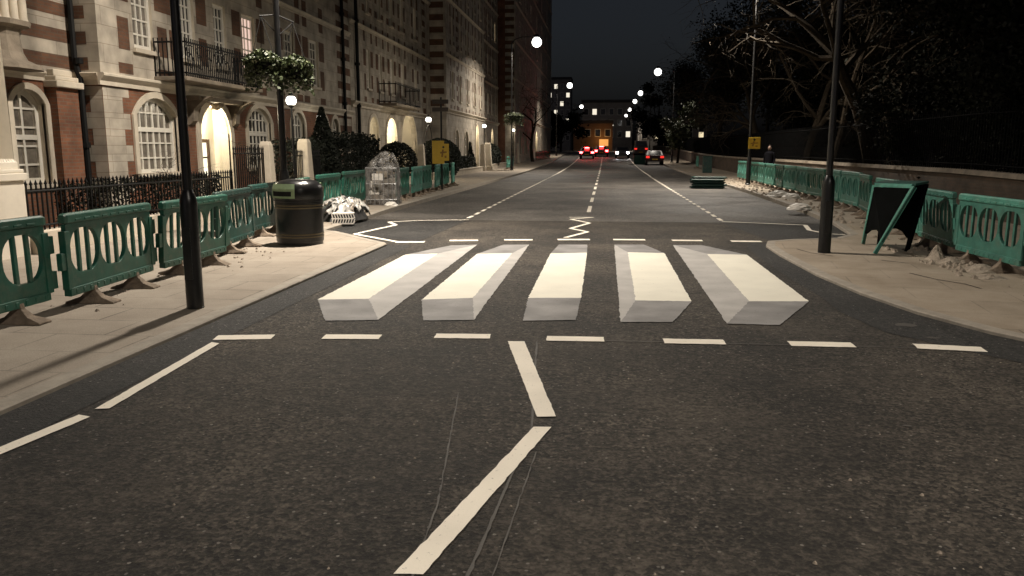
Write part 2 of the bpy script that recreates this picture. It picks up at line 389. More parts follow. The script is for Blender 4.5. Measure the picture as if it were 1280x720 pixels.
fr.quad((-5.75,15.95,.004),(-3.45,14.6,.004),(-3.3,19.1,.004),(-5.8,19.1,.004))
fr.quad((3.1,15.6,.004),(4.7,16.2,.004),(5.3,19.1,.004),(2.75,19.1,.004))
struct(fr, 'road_patch', 'asphalt_fresh', 'fresh black asphalt strip along the kerbs')
def kerbside(path, side, outer, pname, matp):
    pv = MB(); kb = MB()
    pts = []
    for (x0,y0),(x1,y1) in zip(path, path[1:]):
        n = max(1, int((y1-y0)/2.5)); pts += [(x0+(x1-x0)*k/n, y0+(y1-y0)*k/n) for k in range(n)]
    pts.append(path[-1])
    nrm = []
    for i in range(len(pts)):
        a = Vector(pts[max(i-1,0)]); b = Vector(pts[min(i+1,len(pts)-1)]); d = (b-a).normalized()
        nrm.append(Vector((-d.y, d.x))*(1 if side < 0 else -1))
    for i in range(len(pts)-1):
        p, q = Vector(pts[i]), Vector(pts[i+1]); w = .15
        pi, qi = p + nrm[i]*w, q + nrm[i+1]*w
        za, zb = zp(p.y), zp(q.y); ga, gb = zg(p.y)-.06, zg(q.y)-.06
        kb.quad((p.x,p.y,ga),(q.x,q.y,gb),(q.x,q.y,zb-.008),(p.x,p.y,za-.008))
        c0, c1 = p+nrm[i]*.012, q+nrm[i+1]*.012
        kb.quad((p.x,p.y,za-.008),(q.x,q.y,zb-.008),(c1.x,c1.y,zb+.003),(c0.x,c0.y,za+.003))
        kb.quad((c0.x,c0.y,za+.003),(c1.x,c1.y,zb+.003),(qi.x,qi.y,zb+.003),(pi.x,pi.y,za+.003))
        pv.quad((pi.x-side*.004,pi.y,za),(qi.x-side*.004,qi.y,zb),(outer,q.y,zb),(outer,p.y,za))
    struct(pv, pname, matp); struct(kb, 'kerb', 'kerb_granite')
kerbside(KL, -1, -9.15, 'pavement_left', 'paving')
kerbside(KR, 1, 9.1, 'pavement_right', 'paving_right')
gd = MB()
for a, b in zip(ys, ys[1:]):
    gd.quad((-9.1,a,zp(a)-.004),(-9.1,b,zp(b)-.004),(-16,b,zp(b)-.004),(-16,a,zp(a)-.004))
    gd.quad((9.0,a,zp(a)+.3),(9.0,b,zp(b)+.3),(60,b,zp(b)+1.2),(60,a,zp(a)+1.2))
struct(gd, 'garden_soil', 'soil')

# ------------------------------------------------------------------ painted markings
mk = MB(); H4 = .008
def edge(a, b, amp=.006, step=.05):
    '''points from a up to (not including) b with the small raggedness of rolled paint; the same from either end'''
    ka, kb = (round(a[0],4), round(a[1],4)), (round(b[0],4), round(b[1],4)); rev = ka > kb
    p, q = (b, a) if rev else (a, b); L = math.hypot(q[0]-p[0], q[1]-p[1]); n = max(1, min(80, int(L/step))); out = []
    rj = random.Random(hash((min(ka,kb), max(ka,kb)))); nx, ny = -(q[1]-p[1])/max(L,1e-6), (q[0]-p[0])/max(L,1e-6)
    for k in range(1, n):
        t = k/n; w = rj.gauss(0, amp); out.append((p[0]+(q[0]-p[0])*t+nx*w, p[1]+(q[1]-p[1])*t+ny*w))
    return [a] + (out[::-1] if rev else out)
def ragged(pts, amp=.006):
    o = []
    for a, b in zip(pts, pts[1:]+pts[:1]): o += edge(a, b, amp)
    return o
def mline(pts, w=.1, m=mk, ends=None, h=H4):
    for i_, ((x0,y0),(x1,y1)) in enumerate(zip(pts, pts[1:])):
        if i_: h += .0006 if i_ % 2 else -.0006      # laid one stroke over the other at the corners
        d = Vector((x1-x0,y1-y0)).normalized(); n_ = Vector((-d.y,d.x))*w/2
        if y0 < 25: m.poly([(a,b,zg(b)+h) for a,b in ragged([(x0+n_.x,y0+n_.y),(x0-n_.x,y0-n_.y),(x1-n_.x,y1-n_.y),(x1+n_.x,y1+n_.y)], .0022)])
        else: m.quad((x0+n_.x,y0+n_.y,zg(y0)+h),(x0-n_.x,y0-n_.y,zg(y0)+h),(x1-n_.x,y1-n_.y,zg(y1)+h),(x1+n_.x,y1+n_.y,zg(y1)+h))
dashb = [((-3.51,6.75),(-3.00,6.84)),((-2.54,6.90),(-2.02,6.95)),((-1.53,7.05),(-1.02,7.09)),((-.5,7.07),(.02,7.09)),((.55,7.09),(1.09,7.11)),((1.65,7.12),(2.2,7.13)),((2.72,7.15),(3.27,7.09))]
for a, b in dashb: mline([a,b], .18)
dasht = [((-3.85,14.42),(-3.32,14.50)),((-2.9,14.78),(-2.37,14.88)),((-1.89,15.02),(-1.35,15.08)),((-.88,15.18),(-.27,15.26)),((.18,15.30),(.78,15.33)),((1.28,15.3),(1.85,15.32)),((2.37,15.28),(2.93,15.30))]
for a, b in dasht: mline([a,b], .22)
def q4(pts, m=mk, h=H4): m.poly([(x,y,zg(y)+h) for x,y in ragged(list(pts), .0018)])
q4([(-.84,6.92),(-.69,6.93),(-.285,4.92),(-.405,4.90)])
q4([(-.41,4.71),(-.30,4.72),(-.70,2.92),(-.82,2.91)]); q4([(-.82,2.89),(-.70,2.90),(-.75,1.2),(-.87,1.2)])
q4([(-3.46,6.58),(-3.37,6.54),(-3.24,4.74),(-3.33,4.72)]); q4([(-3.36,4.60),(-3.26,4.57),(-3.46,3.2),(-3.56,3.2)])
zc = [(-.30,20.34),(-.82,19.75),(-.34,18.75),(-.73,17.4),(-.34,16.7),(-.75,15.55)]
mline([(-.88,20.3),(-.26,20.36)], .1, h=.0094); mline(zc, .1)
mline([(-3.86,14.50),(-5.05,15.72),(-4.72,17.75),(-5.08,18.5),(-4.5,18.95),(-3.3,19.3)], .1)
mline([(2.79,19.5),(4.55,18.8),(4.35,17.6),(4.55,16.85),(4.85,16.75)], .1)
y = 19.75
while y < 52: mline([(-3.40,y),(-3.40,y+.72)], .1); mline([(2.82,y),(2.83,y+.72)], .1); y += 1.15
for k in range(22): 
    a = 52+2.5*k; mline([(-3.42,a),(-3.42,a+2.5)], .1); mline([(2.9+.004*k,a),(2.9+.004*k,a+2.5)], .1)
y = 22.1
while y < 110: mline([(-.43,y),(-.43,y+2.4)], .11); y += 4.3
struct(mk, 'road_marking', 'paint_line', 'cream dashed and zigzag lines painted on the asphalt')
ck = MB()
mline([(-.58,6.95),(-.42,4.7),(-.52,2.9),(-.62,1.4)], .015, ck, h=.006); mline([(-1.0,5.35),(-.78,3.6),(-.74,2.9)], .009, ck, h=.006); mline([(-.36,4.3),(-.42,2.9),(-.5,1.5)], .007, ck, h=.006)
mline([(.03,7.05),(3.3,7.1)], .02, ck, h=.006)
for x, y, r in [(2.95,8.05,.14),(3.0,7.5,.07),(1.9,5.0,.03),(2.3,4.35,.035)]:
    ck.poly([(x+r*random.uniform(.6,1.2)*math.cos(t*.63), y+.6*r*random.uniform(.6,1.2)*math.sin(t*.63), .0065) for t in range(10)])
struct(ck, 'chalk_marks', 'paint_chalk', 'faint scratched chalk lines on the asphalt')
# the five painted blocks of the crossing, each with its cream top and its grey painted faces
import mathutils
def gp(cx, cy):                       # survey of the painted outlines: crop position -> road plane
    px, py = 380 + cx/1.8824, 250 + cy/1.8842
    f, p, yw = 997.0, R(9.84), R(6.6)
    u, v = (px-640)/f, (360-py)/f
    d = math.cos(p)+v*math.sin(p); z = -math.sin(p)+v*math.cos(p); t = -1.7/z
    return (t*(d*-math.sin(yw)+u*math.cos(yw)), t*(d*math.cos(yw)+u*math.sin(yw)))
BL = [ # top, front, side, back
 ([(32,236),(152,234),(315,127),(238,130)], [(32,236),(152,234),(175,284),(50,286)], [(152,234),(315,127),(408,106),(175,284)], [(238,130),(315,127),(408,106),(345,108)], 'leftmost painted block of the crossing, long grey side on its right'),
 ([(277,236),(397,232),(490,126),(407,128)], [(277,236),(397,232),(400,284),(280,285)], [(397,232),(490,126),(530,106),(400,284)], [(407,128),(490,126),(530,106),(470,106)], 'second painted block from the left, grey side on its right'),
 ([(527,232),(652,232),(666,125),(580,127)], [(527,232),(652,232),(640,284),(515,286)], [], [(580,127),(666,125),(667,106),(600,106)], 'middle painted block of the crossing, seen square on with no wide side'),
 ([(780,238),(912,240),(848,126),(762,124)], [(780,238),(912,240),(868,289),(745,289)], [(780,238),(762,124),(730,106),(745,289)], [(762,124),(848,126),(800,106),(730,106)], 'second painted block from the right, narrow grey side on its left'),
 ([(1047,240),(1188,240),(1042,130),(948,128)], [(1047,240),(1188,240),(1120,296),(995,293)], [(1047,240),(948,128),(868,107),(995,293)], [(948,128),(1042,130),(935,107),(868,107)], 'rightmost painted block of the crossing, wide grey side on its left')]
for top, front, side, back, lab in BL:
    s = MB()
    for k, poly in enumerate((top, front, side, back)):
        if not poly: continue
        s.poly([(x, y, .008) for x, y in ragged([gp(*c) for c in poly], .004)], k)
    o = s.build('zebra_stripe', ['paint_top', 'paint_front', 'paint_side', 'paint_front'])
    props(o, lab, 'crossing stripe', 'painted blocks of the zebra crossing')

exec_order = 'structure'
# ------------------------------------------------------------------ buildings
class Fr:
    def __init__(s, o, U, N, root=(0,0,0)): s.o = Vector(o)-Vector(root); s.U = Vector(U); s.N = Vector(N); s.Z = Vector((0,0,1))
    def p(s, u, v, d=0): return tuple(s.o + s.U*u + s.Z*v + s.N*d)
def fbox(mb, F, u0, u1, v0, v1, d0, d1, m=0):
    mb.box8([F.p(u0,v0,d0),F.p(u1,v0,d0),F.p(u1,v0,d1),F.p(u0,v0,d1),F.p(u0,v1,d0),F.p(u1,v1,d0),F.p(u1,v1,d1),F.p(u0,v1,d1)], m)
def patch(mb, F, u0, u1, v0, v1, m, d=.004): mb.quad(F.p(u0,v0,d),F.p(u1,v0,d),F.p(u1,v1,d),F.p(u0,v1,d), m)
def arch(u0, u1, v1, rise, n=12):
    if rise <= 0: return [(u0,v1),(u1,v1)]
    w = (u1-u0)/2; c = (u0+u1)/2
    if rise >= w*.98: return [(c - w*math.cos(math.pi*k/n), v1 + rise*math.sin(math.pi*k/n)) for k in range(n+1)]
    rad = (w*w+rise*rise)/(2*rise); a = math.asin(w/rad)
    return [(c + rad*math.sin(-a+2*a*k/n), v1+rise-rad+rad*math.cos(-a+2*a*k/n)) for k in range(n+1)]
def facade(mb, F, u0, u1, v0, v1, ops, zones, dep=.22, mrev=0):
    """wall face with real openings; zones(u,v) gives the material slot"""
    us = sorted(set([u0,u1]+[x for o in ops for x in o[:2]])); vs = sorted(set([v0,v1]+[x for o in ops for x in (o[2],o[3]+o[4])] + [z for z in zones['v'] if v0 < z < v1]))
    for a, b in zip(us, us[1:]):
        for c, d in zip(vs, vs[1:]):
            cu, cv = (a+b)/2, (c+d)/2
            if any(o[0] < cu < o[1] and o[2] < cv < o[3]+o[4] for o in ops): continue
            mb.quad(F.p(a,c),F.p(b,c),F.p(b,d),F.p(a,d), zones['f'](cu,cv))
    for o in ops:
        ar = arch(o[0],o[1],o[3],o[4]); top = o[3]+o[4]
        if o[4] > 0:
            for (ua,va),(ub,vb) in zip(ar, ar[1:]): mb.quad(F.p(ua,va),F.p(ub,vb),F.p(ub,top),F.p(ua,top), zones['f']((o[0]+o[1])/2, o[3]))
        dp = o[5] if len(o) > 5 else dep
        loop = [(o[0],o[2])]+ar+[(o[1],o[2])]
        for (ua,va),(ub,vb) in zip(loop, loop[1:]+loop[:1]): mb.quad(F.p(ua,va),F.p(ub,vb),F.p(ub,vb,-dp),F.p(ua,va,-dp), mrev)
def window(root, F, o, cols, rows, pane='glass_dark', dep=.16, bar=.035, frame=.075, sill=True, transom=None, lbl=None):
    u0,u1,v0,v1,rise = o[:5]
    ar = arch(u0,u1,v1,rise)
    loop = [(u0,v0)]+ar+[(u1,v0)]
    cx, cy = (u0+u1)/2, (v0+v1+rise)/2
    def inset(p, t):
        sx = 1-2*t/(u1-u0); sy = 1-2*t/(v1+rise-v0); return (cx+(p[0]-cx)*sx, cy+(p[1]-cy)*sy)
    f = MB()
    inn = [inset(p, frame) for p in loop]; n = len(loop); d0, d1 = -dep, -dep+.06
    for k in range(n):
        a, b, c, e = loop[k], loop[(k+1)%n], inn[(k+1)%n], inn[k]
        f.quad(F.p(*a,d1),F.p(*b,d1),F.p(*c,d1),F.p(*e,d1)); f.quad(F.p(*e,d1),F.p(*c,d1),F.p(*c,d0),F.p(*e,d0))
    def topat(u):
        for (ua,va),(ub,vb) in zip(ar, ar[1:]):
            if ua <= u <= ub: return va+(vb-va)*(u-ua)/max(1e-6,ub-ua)
        return v1
    iu0, iu1 = u0+frame*.9, u1-frame*.9
    for k in range(1, cols):
        u = iu0+(iu1-iu0)*k/cols; w = bar/2*(1.6 if cols % 2 == 0 and k == cols//2 else 1)
        fbox(f, F, u-w, u+w, v0+frame*.8, topat(u)-frame*.6, -dep+.005, -dep+.045)
    for k in range(1, rows):
        v = v0+(v1+rise-v0)*k/rows; w = bar/2
        if v > v1:
            lim = [p[0] for p in ar if p[1] >= v]; a, b = (min(lim), max(lim)) if lim else (cx, cx)
        else: a, b = iu0, iu1
        if b-a > .05: fbox(f, F, a, b, v-w, v+w, -dep+.006, -dep+.043)
    if transom: fbox(f, F, iu0, iu1, transom-.05, transom+.05, -dep+.004, -dep+.055)
    fo = f.build('window', 'window_paint', root)
    p = MB(); p.poly([F.p(a,b,-dep+.012) for a,b in loop]); po = p.build('pane', pane, fo)
    if sill:
        s = MB(); fbox(s, F, u0-.08, u1+.08, v0-.10, v0-.005, -.1, .09); s.build('sill', 'stone_plain', fo)
    if lbl: fo['label'] = lbl
    return fo
def archring(mb, F, o, w, m=0, d=.035):
    """projecting stone band round an arched opening"""
    u0,u1,v0,v1,rise = o[:5]
    ar = [(u0,v0)]+arch(u0,u1,v1,rise)+[(u1,v0)]; ou = [(u0-w,v0)]+arch(u0-w,u1+w,v1,rise+w)+[(u1+w,v0)]
    for (a,b,c,e) in zip(ar, ar[1:], ou[1:], ou):
        mb.quad(F.p(*a,d),F.p(*b,d),F.p(*c,d),F.p(*e,d), m); mb.quad(F.p(*e,d),F.p(*c,d),F.p(*c,.0),F.p(*e,.0), m); mb.quad(F.p(*a,d),F.p(*b,d),F.p(*b,-.05),F.p(*a,-.05), m)
def cornice(root, F, u0, u1, v0, v1, proj, name='cornice', m='stone_plain'):
    c = MB(); h = v1-v0
    prof = [(0.0,v0),(proj*.35,v0),(proj*.35,v0+h*.35),(proj*.6,v0+h*.5),(proj*.95,v0+h*.72),(proj,v0+h*.75),(proj,v1-h*.08),(proj*.9,v1),(0.0,v1)]
    c.rings([[F.p(u,v,d) for d,v in prof] for u in (u0,u1)])
    return c.build(name, m, root)
def railing_mb(pts, z0, z1, sp=.11, r=.008, rail=.018, finial=True):
    b = MB()
    for (x0,y0),(x1,y1) in zip(pts, pts[1:]):
        L = math.hypot(x1-x0,y1-y0); n = max(1, int(L/sp))
        for k in range(n+1):
            x, y = x0+(x1-x0)*k/n, y0+(y1-y0)*k/n
            b.box(x-r,x+r,y-r,y+r,z0,z1)
            if finial:
                i = len(b.v); s = r*1.9
                b.v += [(x-s,y-s,z1),(x+s,y-s,z1),(x+s,y+s,z1),(x-s,y+s,z1),(x,y,z1+.09)]
                for q in ((0,1,4),(1,2,4),(2,3,4),(3,0,4)): b.f.append(tuple(i+t for t in q)); b.m.append(0)
        for z in (z0+.08, z1-.10): b.tube([(x0,y0,z),(x1,y1,z)], rail, 5)
    return b
def body(root, F, u0, u1, v1, back, m, v0=-.3):
    """closed back of a building: ends, roof"""
    w = MB()
    w.quad(F.p(u0,v0,0),F.p(u0,v1,0),F.p(u0,v1,-back),F.p(u0,v0,-back)); w.quad(F.p(u1,v0,0),F.p(u1,v1,0),F.p(u1,v1,-back),F.p(u1,v0,-back))
    w.quad(F.p(u0,v0,-back),F.p(u1,v0,-back),F.p(u1,v1,-back),F.p(u0,v1,-back))
    w.build('side_wall', m, root)
    r = MB(); fbox(r, F, u0-.1, u1+.1, v1, v1+.5, -back, .25); r.build('roof', 'dark_roof', root)
def brickside(mb, F, wu0, wu1, z0, ztop, wid=.6, m=3):
    for a, b in ((wu0-.12-wid, wu0-.12), (wu1+.12, wu1+.12+wid)):
        z = z0
        for k, (h, s) in enumerate([(.24,.30),(.72,.36),(.72,.36),(.9,.4),(.3,.36),(.72,.36),(.72,.36),(.9,.4),(.3,.36),(.72,.36),(.9,.4),(.72,.36),(.9,.4)]):
            if z+h > ztop: break
            patch(mb, F, a+(.06 if k % 2 else 0), b-(.06 if k % 2 else 0), z, z+h, m); z += h+s
def drainpipe(root, pts, r=.06):
    d = MB(); d.tube(pts, r, 8)
    for k in range(1, 8):
        z = pts[0][2]+k*1.8
        if z < pts[-1][2]: d.tube([(pts[0][0],pts[0][1],z-.06),(pts[0][0],pts[0][1],z+.06)], r*1.5, 8)
    return d.build('drainpipe', 'iron', root, smooth=True)

# --- the cream stucco porch at the left edge
t = thing('stucco_porch', 'cream stucco porch pier with fluted pilaster at the left edge', 'porch', (-9.45,11.37,0))
b = MB(); b.box(-.8,.36,-.9,.33,-.1,1.22); b.box(-.84,.40,-.94,.37,1.223,1.34); b.box(-.81,.37,-.91,.34,1.343,1.40); b.build('pedestal','stucco',t, bevel=.012)
ring = []
for z, s in ((1.403,1.0),(1.5,1.0),(1.56,.9),(4.9,.84)):
    rr = []
    N = 10
    base = [(-.30,-.30),(.30,-.30),(.30,.30),(-.30,.30)]
    for (xa,ya),(xb,yb) in zip(base, base[1:]+base[:1]):
        for k in range(N*2):
            tt = k/(N*2); x, y = xa+(xb-xa)*tt, ya+(yb-ya)*tt
            ins = .025 if (k % 2 and z > 1.55) else 0
            nx, ny = (yb-ya)/.6, -(xb-xa)/.6
            rr.append(((x-nx*ins)*s, (y-ny*ins)*s, z))
    ring.append(rr)
b = MB(); b.rings(ring); b.build('pilaster','stucco',t)
b = MB(); b.box(-.36,.36,-.36,.36,4.903,5.1); b.box(-.9,.45,-.9,.45,5.103,5.7); b.build('entablature','stucco',t, bevel=.02)

# --- near brick house with stone bands
rt = (-11.6,13,0)
t = thing('brick_house', 'near red brick house with stone bands and one arched sash window', 'house', rt)
F = Fr((-11.6,0,0),(0,1,0),(1,0,0),rt)
wo_ = (14.78,15.72,1.02,2.62,.28)
w = MB()
facade(w, F, 7.5, 16.83, -.2, 11, [wo_, (11.5,12.6,1.0,2.6,.3)], {'v':[3.1,3.32], 'f':lambda u,v: 1 if v < 3.1 else 0}, .26, 2)
z = 3.42
while z < 10.5: patch(w, F, 7.5, 16.82, z, z+.27, 3); z += .54
archring(w, F, wo_, .13, 2, .05)
w.build('wall', ['stone','brick','stone_plain','brick_dark'], t)
window(t, F, wo_, 2, 5, 'glass_curtain', .2, .04, .1, transom=1.95); window(t, F, (11.5,12.6,1.0,2.6,.3), 2, 5, 'glass_dark', .2)
cornice(t, F, 7.5, 15.75, 3.1, 3.3, .12)
b = MB(); fbox(b, F, 15.85, 16.55, -.2, 2.98, 0, .22); b.build('pier','brick',t)
b = MB(); fbox(b, F, 15.76, 16.64, 2.983, 3.12, 0, .32); fbox(b, F, 15.83, 16.57, 3.123, 3.22, 0, .25); fbox(b, F, 15.9, 16.5, 3.223, 3.36, 0, .16); b.build('pier_cap','stone_plain',t, bevel=.02)
b = MB()                                             # oriel base: a swelling corbel with a fluted shaft on it
for zz, pr, hw in ((0,0,0),): pass
prof = [(.62,3.22),(.60,3.30),(.42,3.40),(.36,3.55),(.33,3.85),(.36,3.98),(.48,4.03),(.50,4.12)]
b.rings([[F.p(14.55+s*hw*1.0,v,d) for s,d in ((-1,0),(-1,hw*.8),(-.5,hw*1.1),(.5,hw*1.1),(1,hw*.8),(1,0))] for hw,v in prof]); b.build('oriel_corbel','stone_dirty',t)
b = MB()
for k in range(4):
    u = 14.2+.24*k; b.lathe([(.11,4.13),(.09,4.2),(.085,6.5)], F.p(u,0,.32), 12)
fbox(b, F, 14.05, 15.1, 4.123, 7, 0, .26)
b.build('oriel_shaft','stone_plain',t, smooth=True)
drainpipe(t, [(x-rt[0],y-rt[1],z) for x,y,z in [(-11.42,16.72,0),(-11.42,16.72,3.25),(-11.5,16.70,3.6),(-11.5,16.70,10)]], .065)
body(t, F, 7.5, 16.82, 11, 9, 'brick')

# --- first mansion block
def lit_recess(root, F, o, dep, glow='door_glow', watt=60, door=True, col=(1,.88,.62)):
    """porch recess: side walls, back wall, a glazed door and its ceiling lamp"""
    u0,u1,v0,v1,rise = o[:5]; b = MB(); top = v1+rise+.05
    e = .25
    b.quad(F.p(u0-e,v0,-dep),F.p(u1+e,v0,-dep),F.p(u1+e,top+.2,-dep),F.p(u0-e,top+.2,-dep)); b.quad(F.p(u0-e,v0,-.24),F.p(u0-e,v0,-dep),F.p(u0-e,top+.2,-dep),F.p(u0-e,top+.2,-.24)); b.quad(F.p(u1+e,v0,-.24),F.p(u1+e,v0,-dep),F.p(u1+e,top+.2,-dep),F.p(u1+e,top+.2,-.24))
    b.quad(F.p(u0-e,top+.2,-.24),F.p(u1+e,top+.2,-.24),F.p(u1+e,top+.2,-dep),F.p(u0-e,top+.2,-dep)); b.quad(F.p(u0-e,v0,.0),F.p(u1+e,v0,0),F.p(u1+e,v0,-dep),F.p(u0-e,v0,-dep))
    pr = b.build('porch_recess','stucco',root)
    c = (u0+u1)/2; hw = (u1-u0)/2
    if door:
        d = MB(); 
        for s in (-1,1):
            a0, a1 = (c+s*.03, c+s*hw*.8) if s > 0 else (c+s*hw*.8, c+s*.03)
            fbox(d, F, a0, a0+.09, v0, v1-.15, -dep+.01, -dep+.07); fbox(d, F, a1-.09, a1, v0, v1-.15, -dep+.01, -dep+.07)
            fbox(d, F, a0+.09, a1-.09, v0, v0+.7, -dep+.012, -dep+.06); fbox(d, F, a0+.09, a1-.09, v1-.25, v1-.15, -dep+.012, -dep+.06); fbox(d, F, a0+.09, a1-.09, v0+1.2, v0+1.25, -dep+.012, -dep+.05)
        do = d.build('door','wood_door',root)
        gq = MB(); gq.quad(F.p(c-hw*.75,v0+.7,-dep+.015),F.p(c+hw*.75,v0+.7,-dep+.015),F.p(c+hw*.75,v1-.2,-dep+.015),F.p(c-hw*.75,v1-.2,-dep+.015)); gq.build('door_glass', glow, do)
    gl = MB(); gl.sphere(F.p(c,top-.02,-dep*.5), .09); gl.build('porch_lamp','globe_glow',root, smooth=True)
    ld = bpy.data.lights.new('porch_lamp_light','POINT'); ld.energy = watt; ld.color = col; ld.shadow_soft_size = .1
    lo = bpy.data.objects.new('porch_lamp_light', ld); COL.objects.link(lo); lo.parent = root; lo.location = F.p(c, top-.28, -dep*.5)
rt = (-11,17,0)
t = thing('mansion_block', 'nearest mansion block, cream stone striped with red brick, arched lit doorway and balcony', 'building', rt)
F = Fr((-11,0,0),(0,1,0),(1,0,0),rt)
gw = (18.02,19.82,1.14,2.52,.42); w3 = (24.0,25.75,1.14,2.55,.45); dr = (21.02,22.78,.25,2.15,.80,.25)
arcs = [gw, dr, w3, (27.55,28.75,1.2,2.62,.4), (30.0,31.3,1.2,2.6,.42), (31.75,32.55,1.2,2.6,.35)]
ups = []
for fl in range(3):
    for u0,u1 in ((18.2,19.05),(20.4,21.1),(22.2,22.95),(24.0,24.9),(27.2,28.1),(29.6,30.5)):
        ups.append((u0,u1,4.05+3.3*fl,5.75+3.3*fl,0 if fl else 0))
w = MB()
facade(w, F, 16.83, 34.4, -.2, 13.2, arcs+ups, {'v':[3.1], 'f':lambda u,v: 1 if v < 3.1 else 0}, .2, 2)
z = .0; k = 0
while z < 3.05:
    h = min(.36, 3.08-z); patch(w, F, 16.835, 16.835+(.72 if k % 2 else .98), z, z+h-.006, 0); z += .36; k += 1
for u0,u1 in ((18.2,19.05),(20.4,21.1),(24.0,24.9),(27.2,28.1),(29.6,30.5)): brickside(w, F, u0, u1, 3.42, 13, .56)
z = 0; 
while z < 13: patch(w, F, 32.7, 34.35, z, z+.30, 3, .006); patch(w, F, 32.7, 34.35, z+.3, z+.60, 0, .006); z += .60
for o in arcs: archring(w, F, o, .15 if o is not dr else .22, 2, .05)
# return wall that faces the camera
F2 = Fr((0,16.83,0),(1,0,0),(0,-1,0),rt)
w.quad(F2.p(-11.6,-.2),F2.p(-11.0,-.2),F2.p(-11.0,3.1),F2.p(-11.6,3.1),1); w.quad(F2.p(-11.6,3.1),F2.p(-11.0,3.1),F2.p(-11.0,13.2),F2.p(-11.6,13.2),0)
z = 0; k = 0
while z < 3.05: patch(w, F2, -11.0-(.30 if k % 2 else .42), -11.003, z, z+min(.36,3.08-z)-.006, 0); z += .36; k += 1
z = 3.42
while z < 12.8: patch(w, F2, -11.6, -11.27, z, z+.27, 3); z += .54
w.build('wall', ['stone','brick','stone_plain','brick_dark'], t)
window(t, F, gw, 6, 5, 'glass_curtain', .15, .035, .09, transom=2.18); window(t, F, w3, 6, 5, 'glass_dark', .15, .035, .09, transom=2.18)
for o in arcs[3:]: window(t, F, o, 4, 4, 'glass_dark', .15, .05, .10)
for i, o in enumerate(ups):
    window(t, F, o, 3, 5, 'window_pink' if i == 3 else ('glass_curtain' if i % 3 == 0 else 'glass_dark'), .13, .04, .10, lbl='sash window lit pinkish from inside' if i == 3 else None)
lit_recess(t, F, dr, .62, watt=190)
cornice(t, F, 16.70, 34.4, 3.1, 3.36, .16)
c = MB(); c.rings([[F2.p(u,v,d) for d,v in ((0,3.1),(.06,3.1),(.06,3.19),(.14,3.28),(.16,3.34),(.14,3.36),(0,3.36))] for u in (-11.6,-11.0)]); c.build('cornice','stone_plain',t)
cornice(t, F, 16.83, 34.4, 6.45, 6.62, .10, 'string_course'); cornice(t, F, 16.83, 34.4, 9.75, 9.92, .10, 'string_course')
b = MB(); fbox(b, F, 18.95, 23.35, 3.363, 3.47, 0, .85); b.build('balcony_slab','stone_dirty',t, bevel=.02)
br = railing_mb([(.02,2.0),(.82,2.0),(.82,6.3),(.02,6.3)], 3.473, 4.38, .10, .011, .022, False)
for k in range(9):
    y = 2.25+.48*k; br.tube([(.82,y+.13*math.cos(a*.7),3.85+.16*math.sin(a*.7)) for a in range(10)], .012, 4)
    br.tube([(.82,y+.20*math.cos(a*.5+1),4.12+.10*math.sin(a*.5+1)) for a in range(9)], .011, 4)
br.build('balcony_railing','iron',t)
b = MB()
for u in (20.55, 23.0):                                 # scrolled brackets carrying the balcony
    b.rings([[F.p(u+s,v,d) for v,d in ((2.35,.05),(2.45,.16),(2.75,.20),(2.95,.42),(3.08,.70),(3.08,0.0),(2.35,0.0))] for s in (-.13,.13)])
fbox(b, F, 20.3, 23.25, 2.98, 3.097, 0, .42)
b.rings([[F.p(21.9+s,v,d) for v,d in ((2.8,.06),(2.9,.22),(3.05,.3),(3.05,0),(2.8,0))] for s in (-.14,.14)])
b.build('door_hood','stone_dirty',t)
drainpipe(t, [(.10,16.25,0),(.10,16.25,12.8)], .07)
body(t, F, 16.84, 34.4, 13.2, 11, 'brick')

# --- generic block for the ones farther up
def block(name, label, X0, u0, u1, h, fl0, grounds, cols, bands, root_y, litrec=(), pane=None, wallm='stone', back=11, gb=True, ret=None, winh=1.75, fh=3.4, low=None, lit=(), lit_mat='window_warm'):
    rt = (X0, root_y, 0); t = thing(name, label, 'building', rt)
    F = Fr((X0,0,0),(0,1,0),(1,0,0),rt); w = MB(); ops = list(grounds); upl = []
    z = fl0+.75
    while z+winh < h-.4:
        for a,b in cols: upl.append((a,b,z,z+winh,0))
        z += fh
    facade(w, F, u0, u1, -.3, h, ops+upl, {'v':[fl0-.2], 'f':lambda u,v: (1 if gb and v < fl0-.2 else 0)}, .2, 2)
    for a,b in bands:
        z = fl0+.1
        while z < h-.4: patch(w, F, a, b, z, z+.32, 3); z += .64
    for a,b in cols:
        if low is None: brickside(w, F, a, b, fl0+.12, h-.3, .4)
    for o in ops: archring(w, F, o, .16, 2, .05)
    if ret:
        Fq = Fr((0,u0,0),(1,0,0),(0,-1,0),rt); w.quad(Fq.p(X0-ret,-.3),Fq.p(X0,-.3),Fq.p(X0,h),Fq.p(X0-ret,h),0)
        z = fl0+.2
        while z < h-.5: patch(w, Fq, X0-ret, X0-.12, z, z+.36, 3); z += .74
    w.build('wall', [wallm,'brick','stone_plain','brick_dark'], t)
    for i, o in enumerate(ops):
        if i in litrec: lit_recess(t, F, o, 1.2, watt=litrec[i], door=(o[1]-o[0] < 2.5))
        else: window(t, F, o, 3, 4, pane or 'glass_dark', .15, .05, .1)
    for i, o in enumerate(upl):
        pn = 'glass_dark' if i % 4 else 'glass_curtain'
        if i in lit: pn = lit_mat
        if len(upl) > 90 and i > 90: break
        window(t, F, o, 2, 4, pn, .13, .05, .1, sill=(i < 30))
    cornice(t, F, u0, u1, fl0-.2, fl0+.06, .2); cornice(t, F, u0, u1, h-.5, h-.1, .35)
    z = fl0+fh
    while z < h-1: cornice(t, F, u0, u1, z-.12, z+.06, .12, 'string_course'); z += fh
    body(t, F, u0+.01, u1, h, back, 'brick')
    return t, F
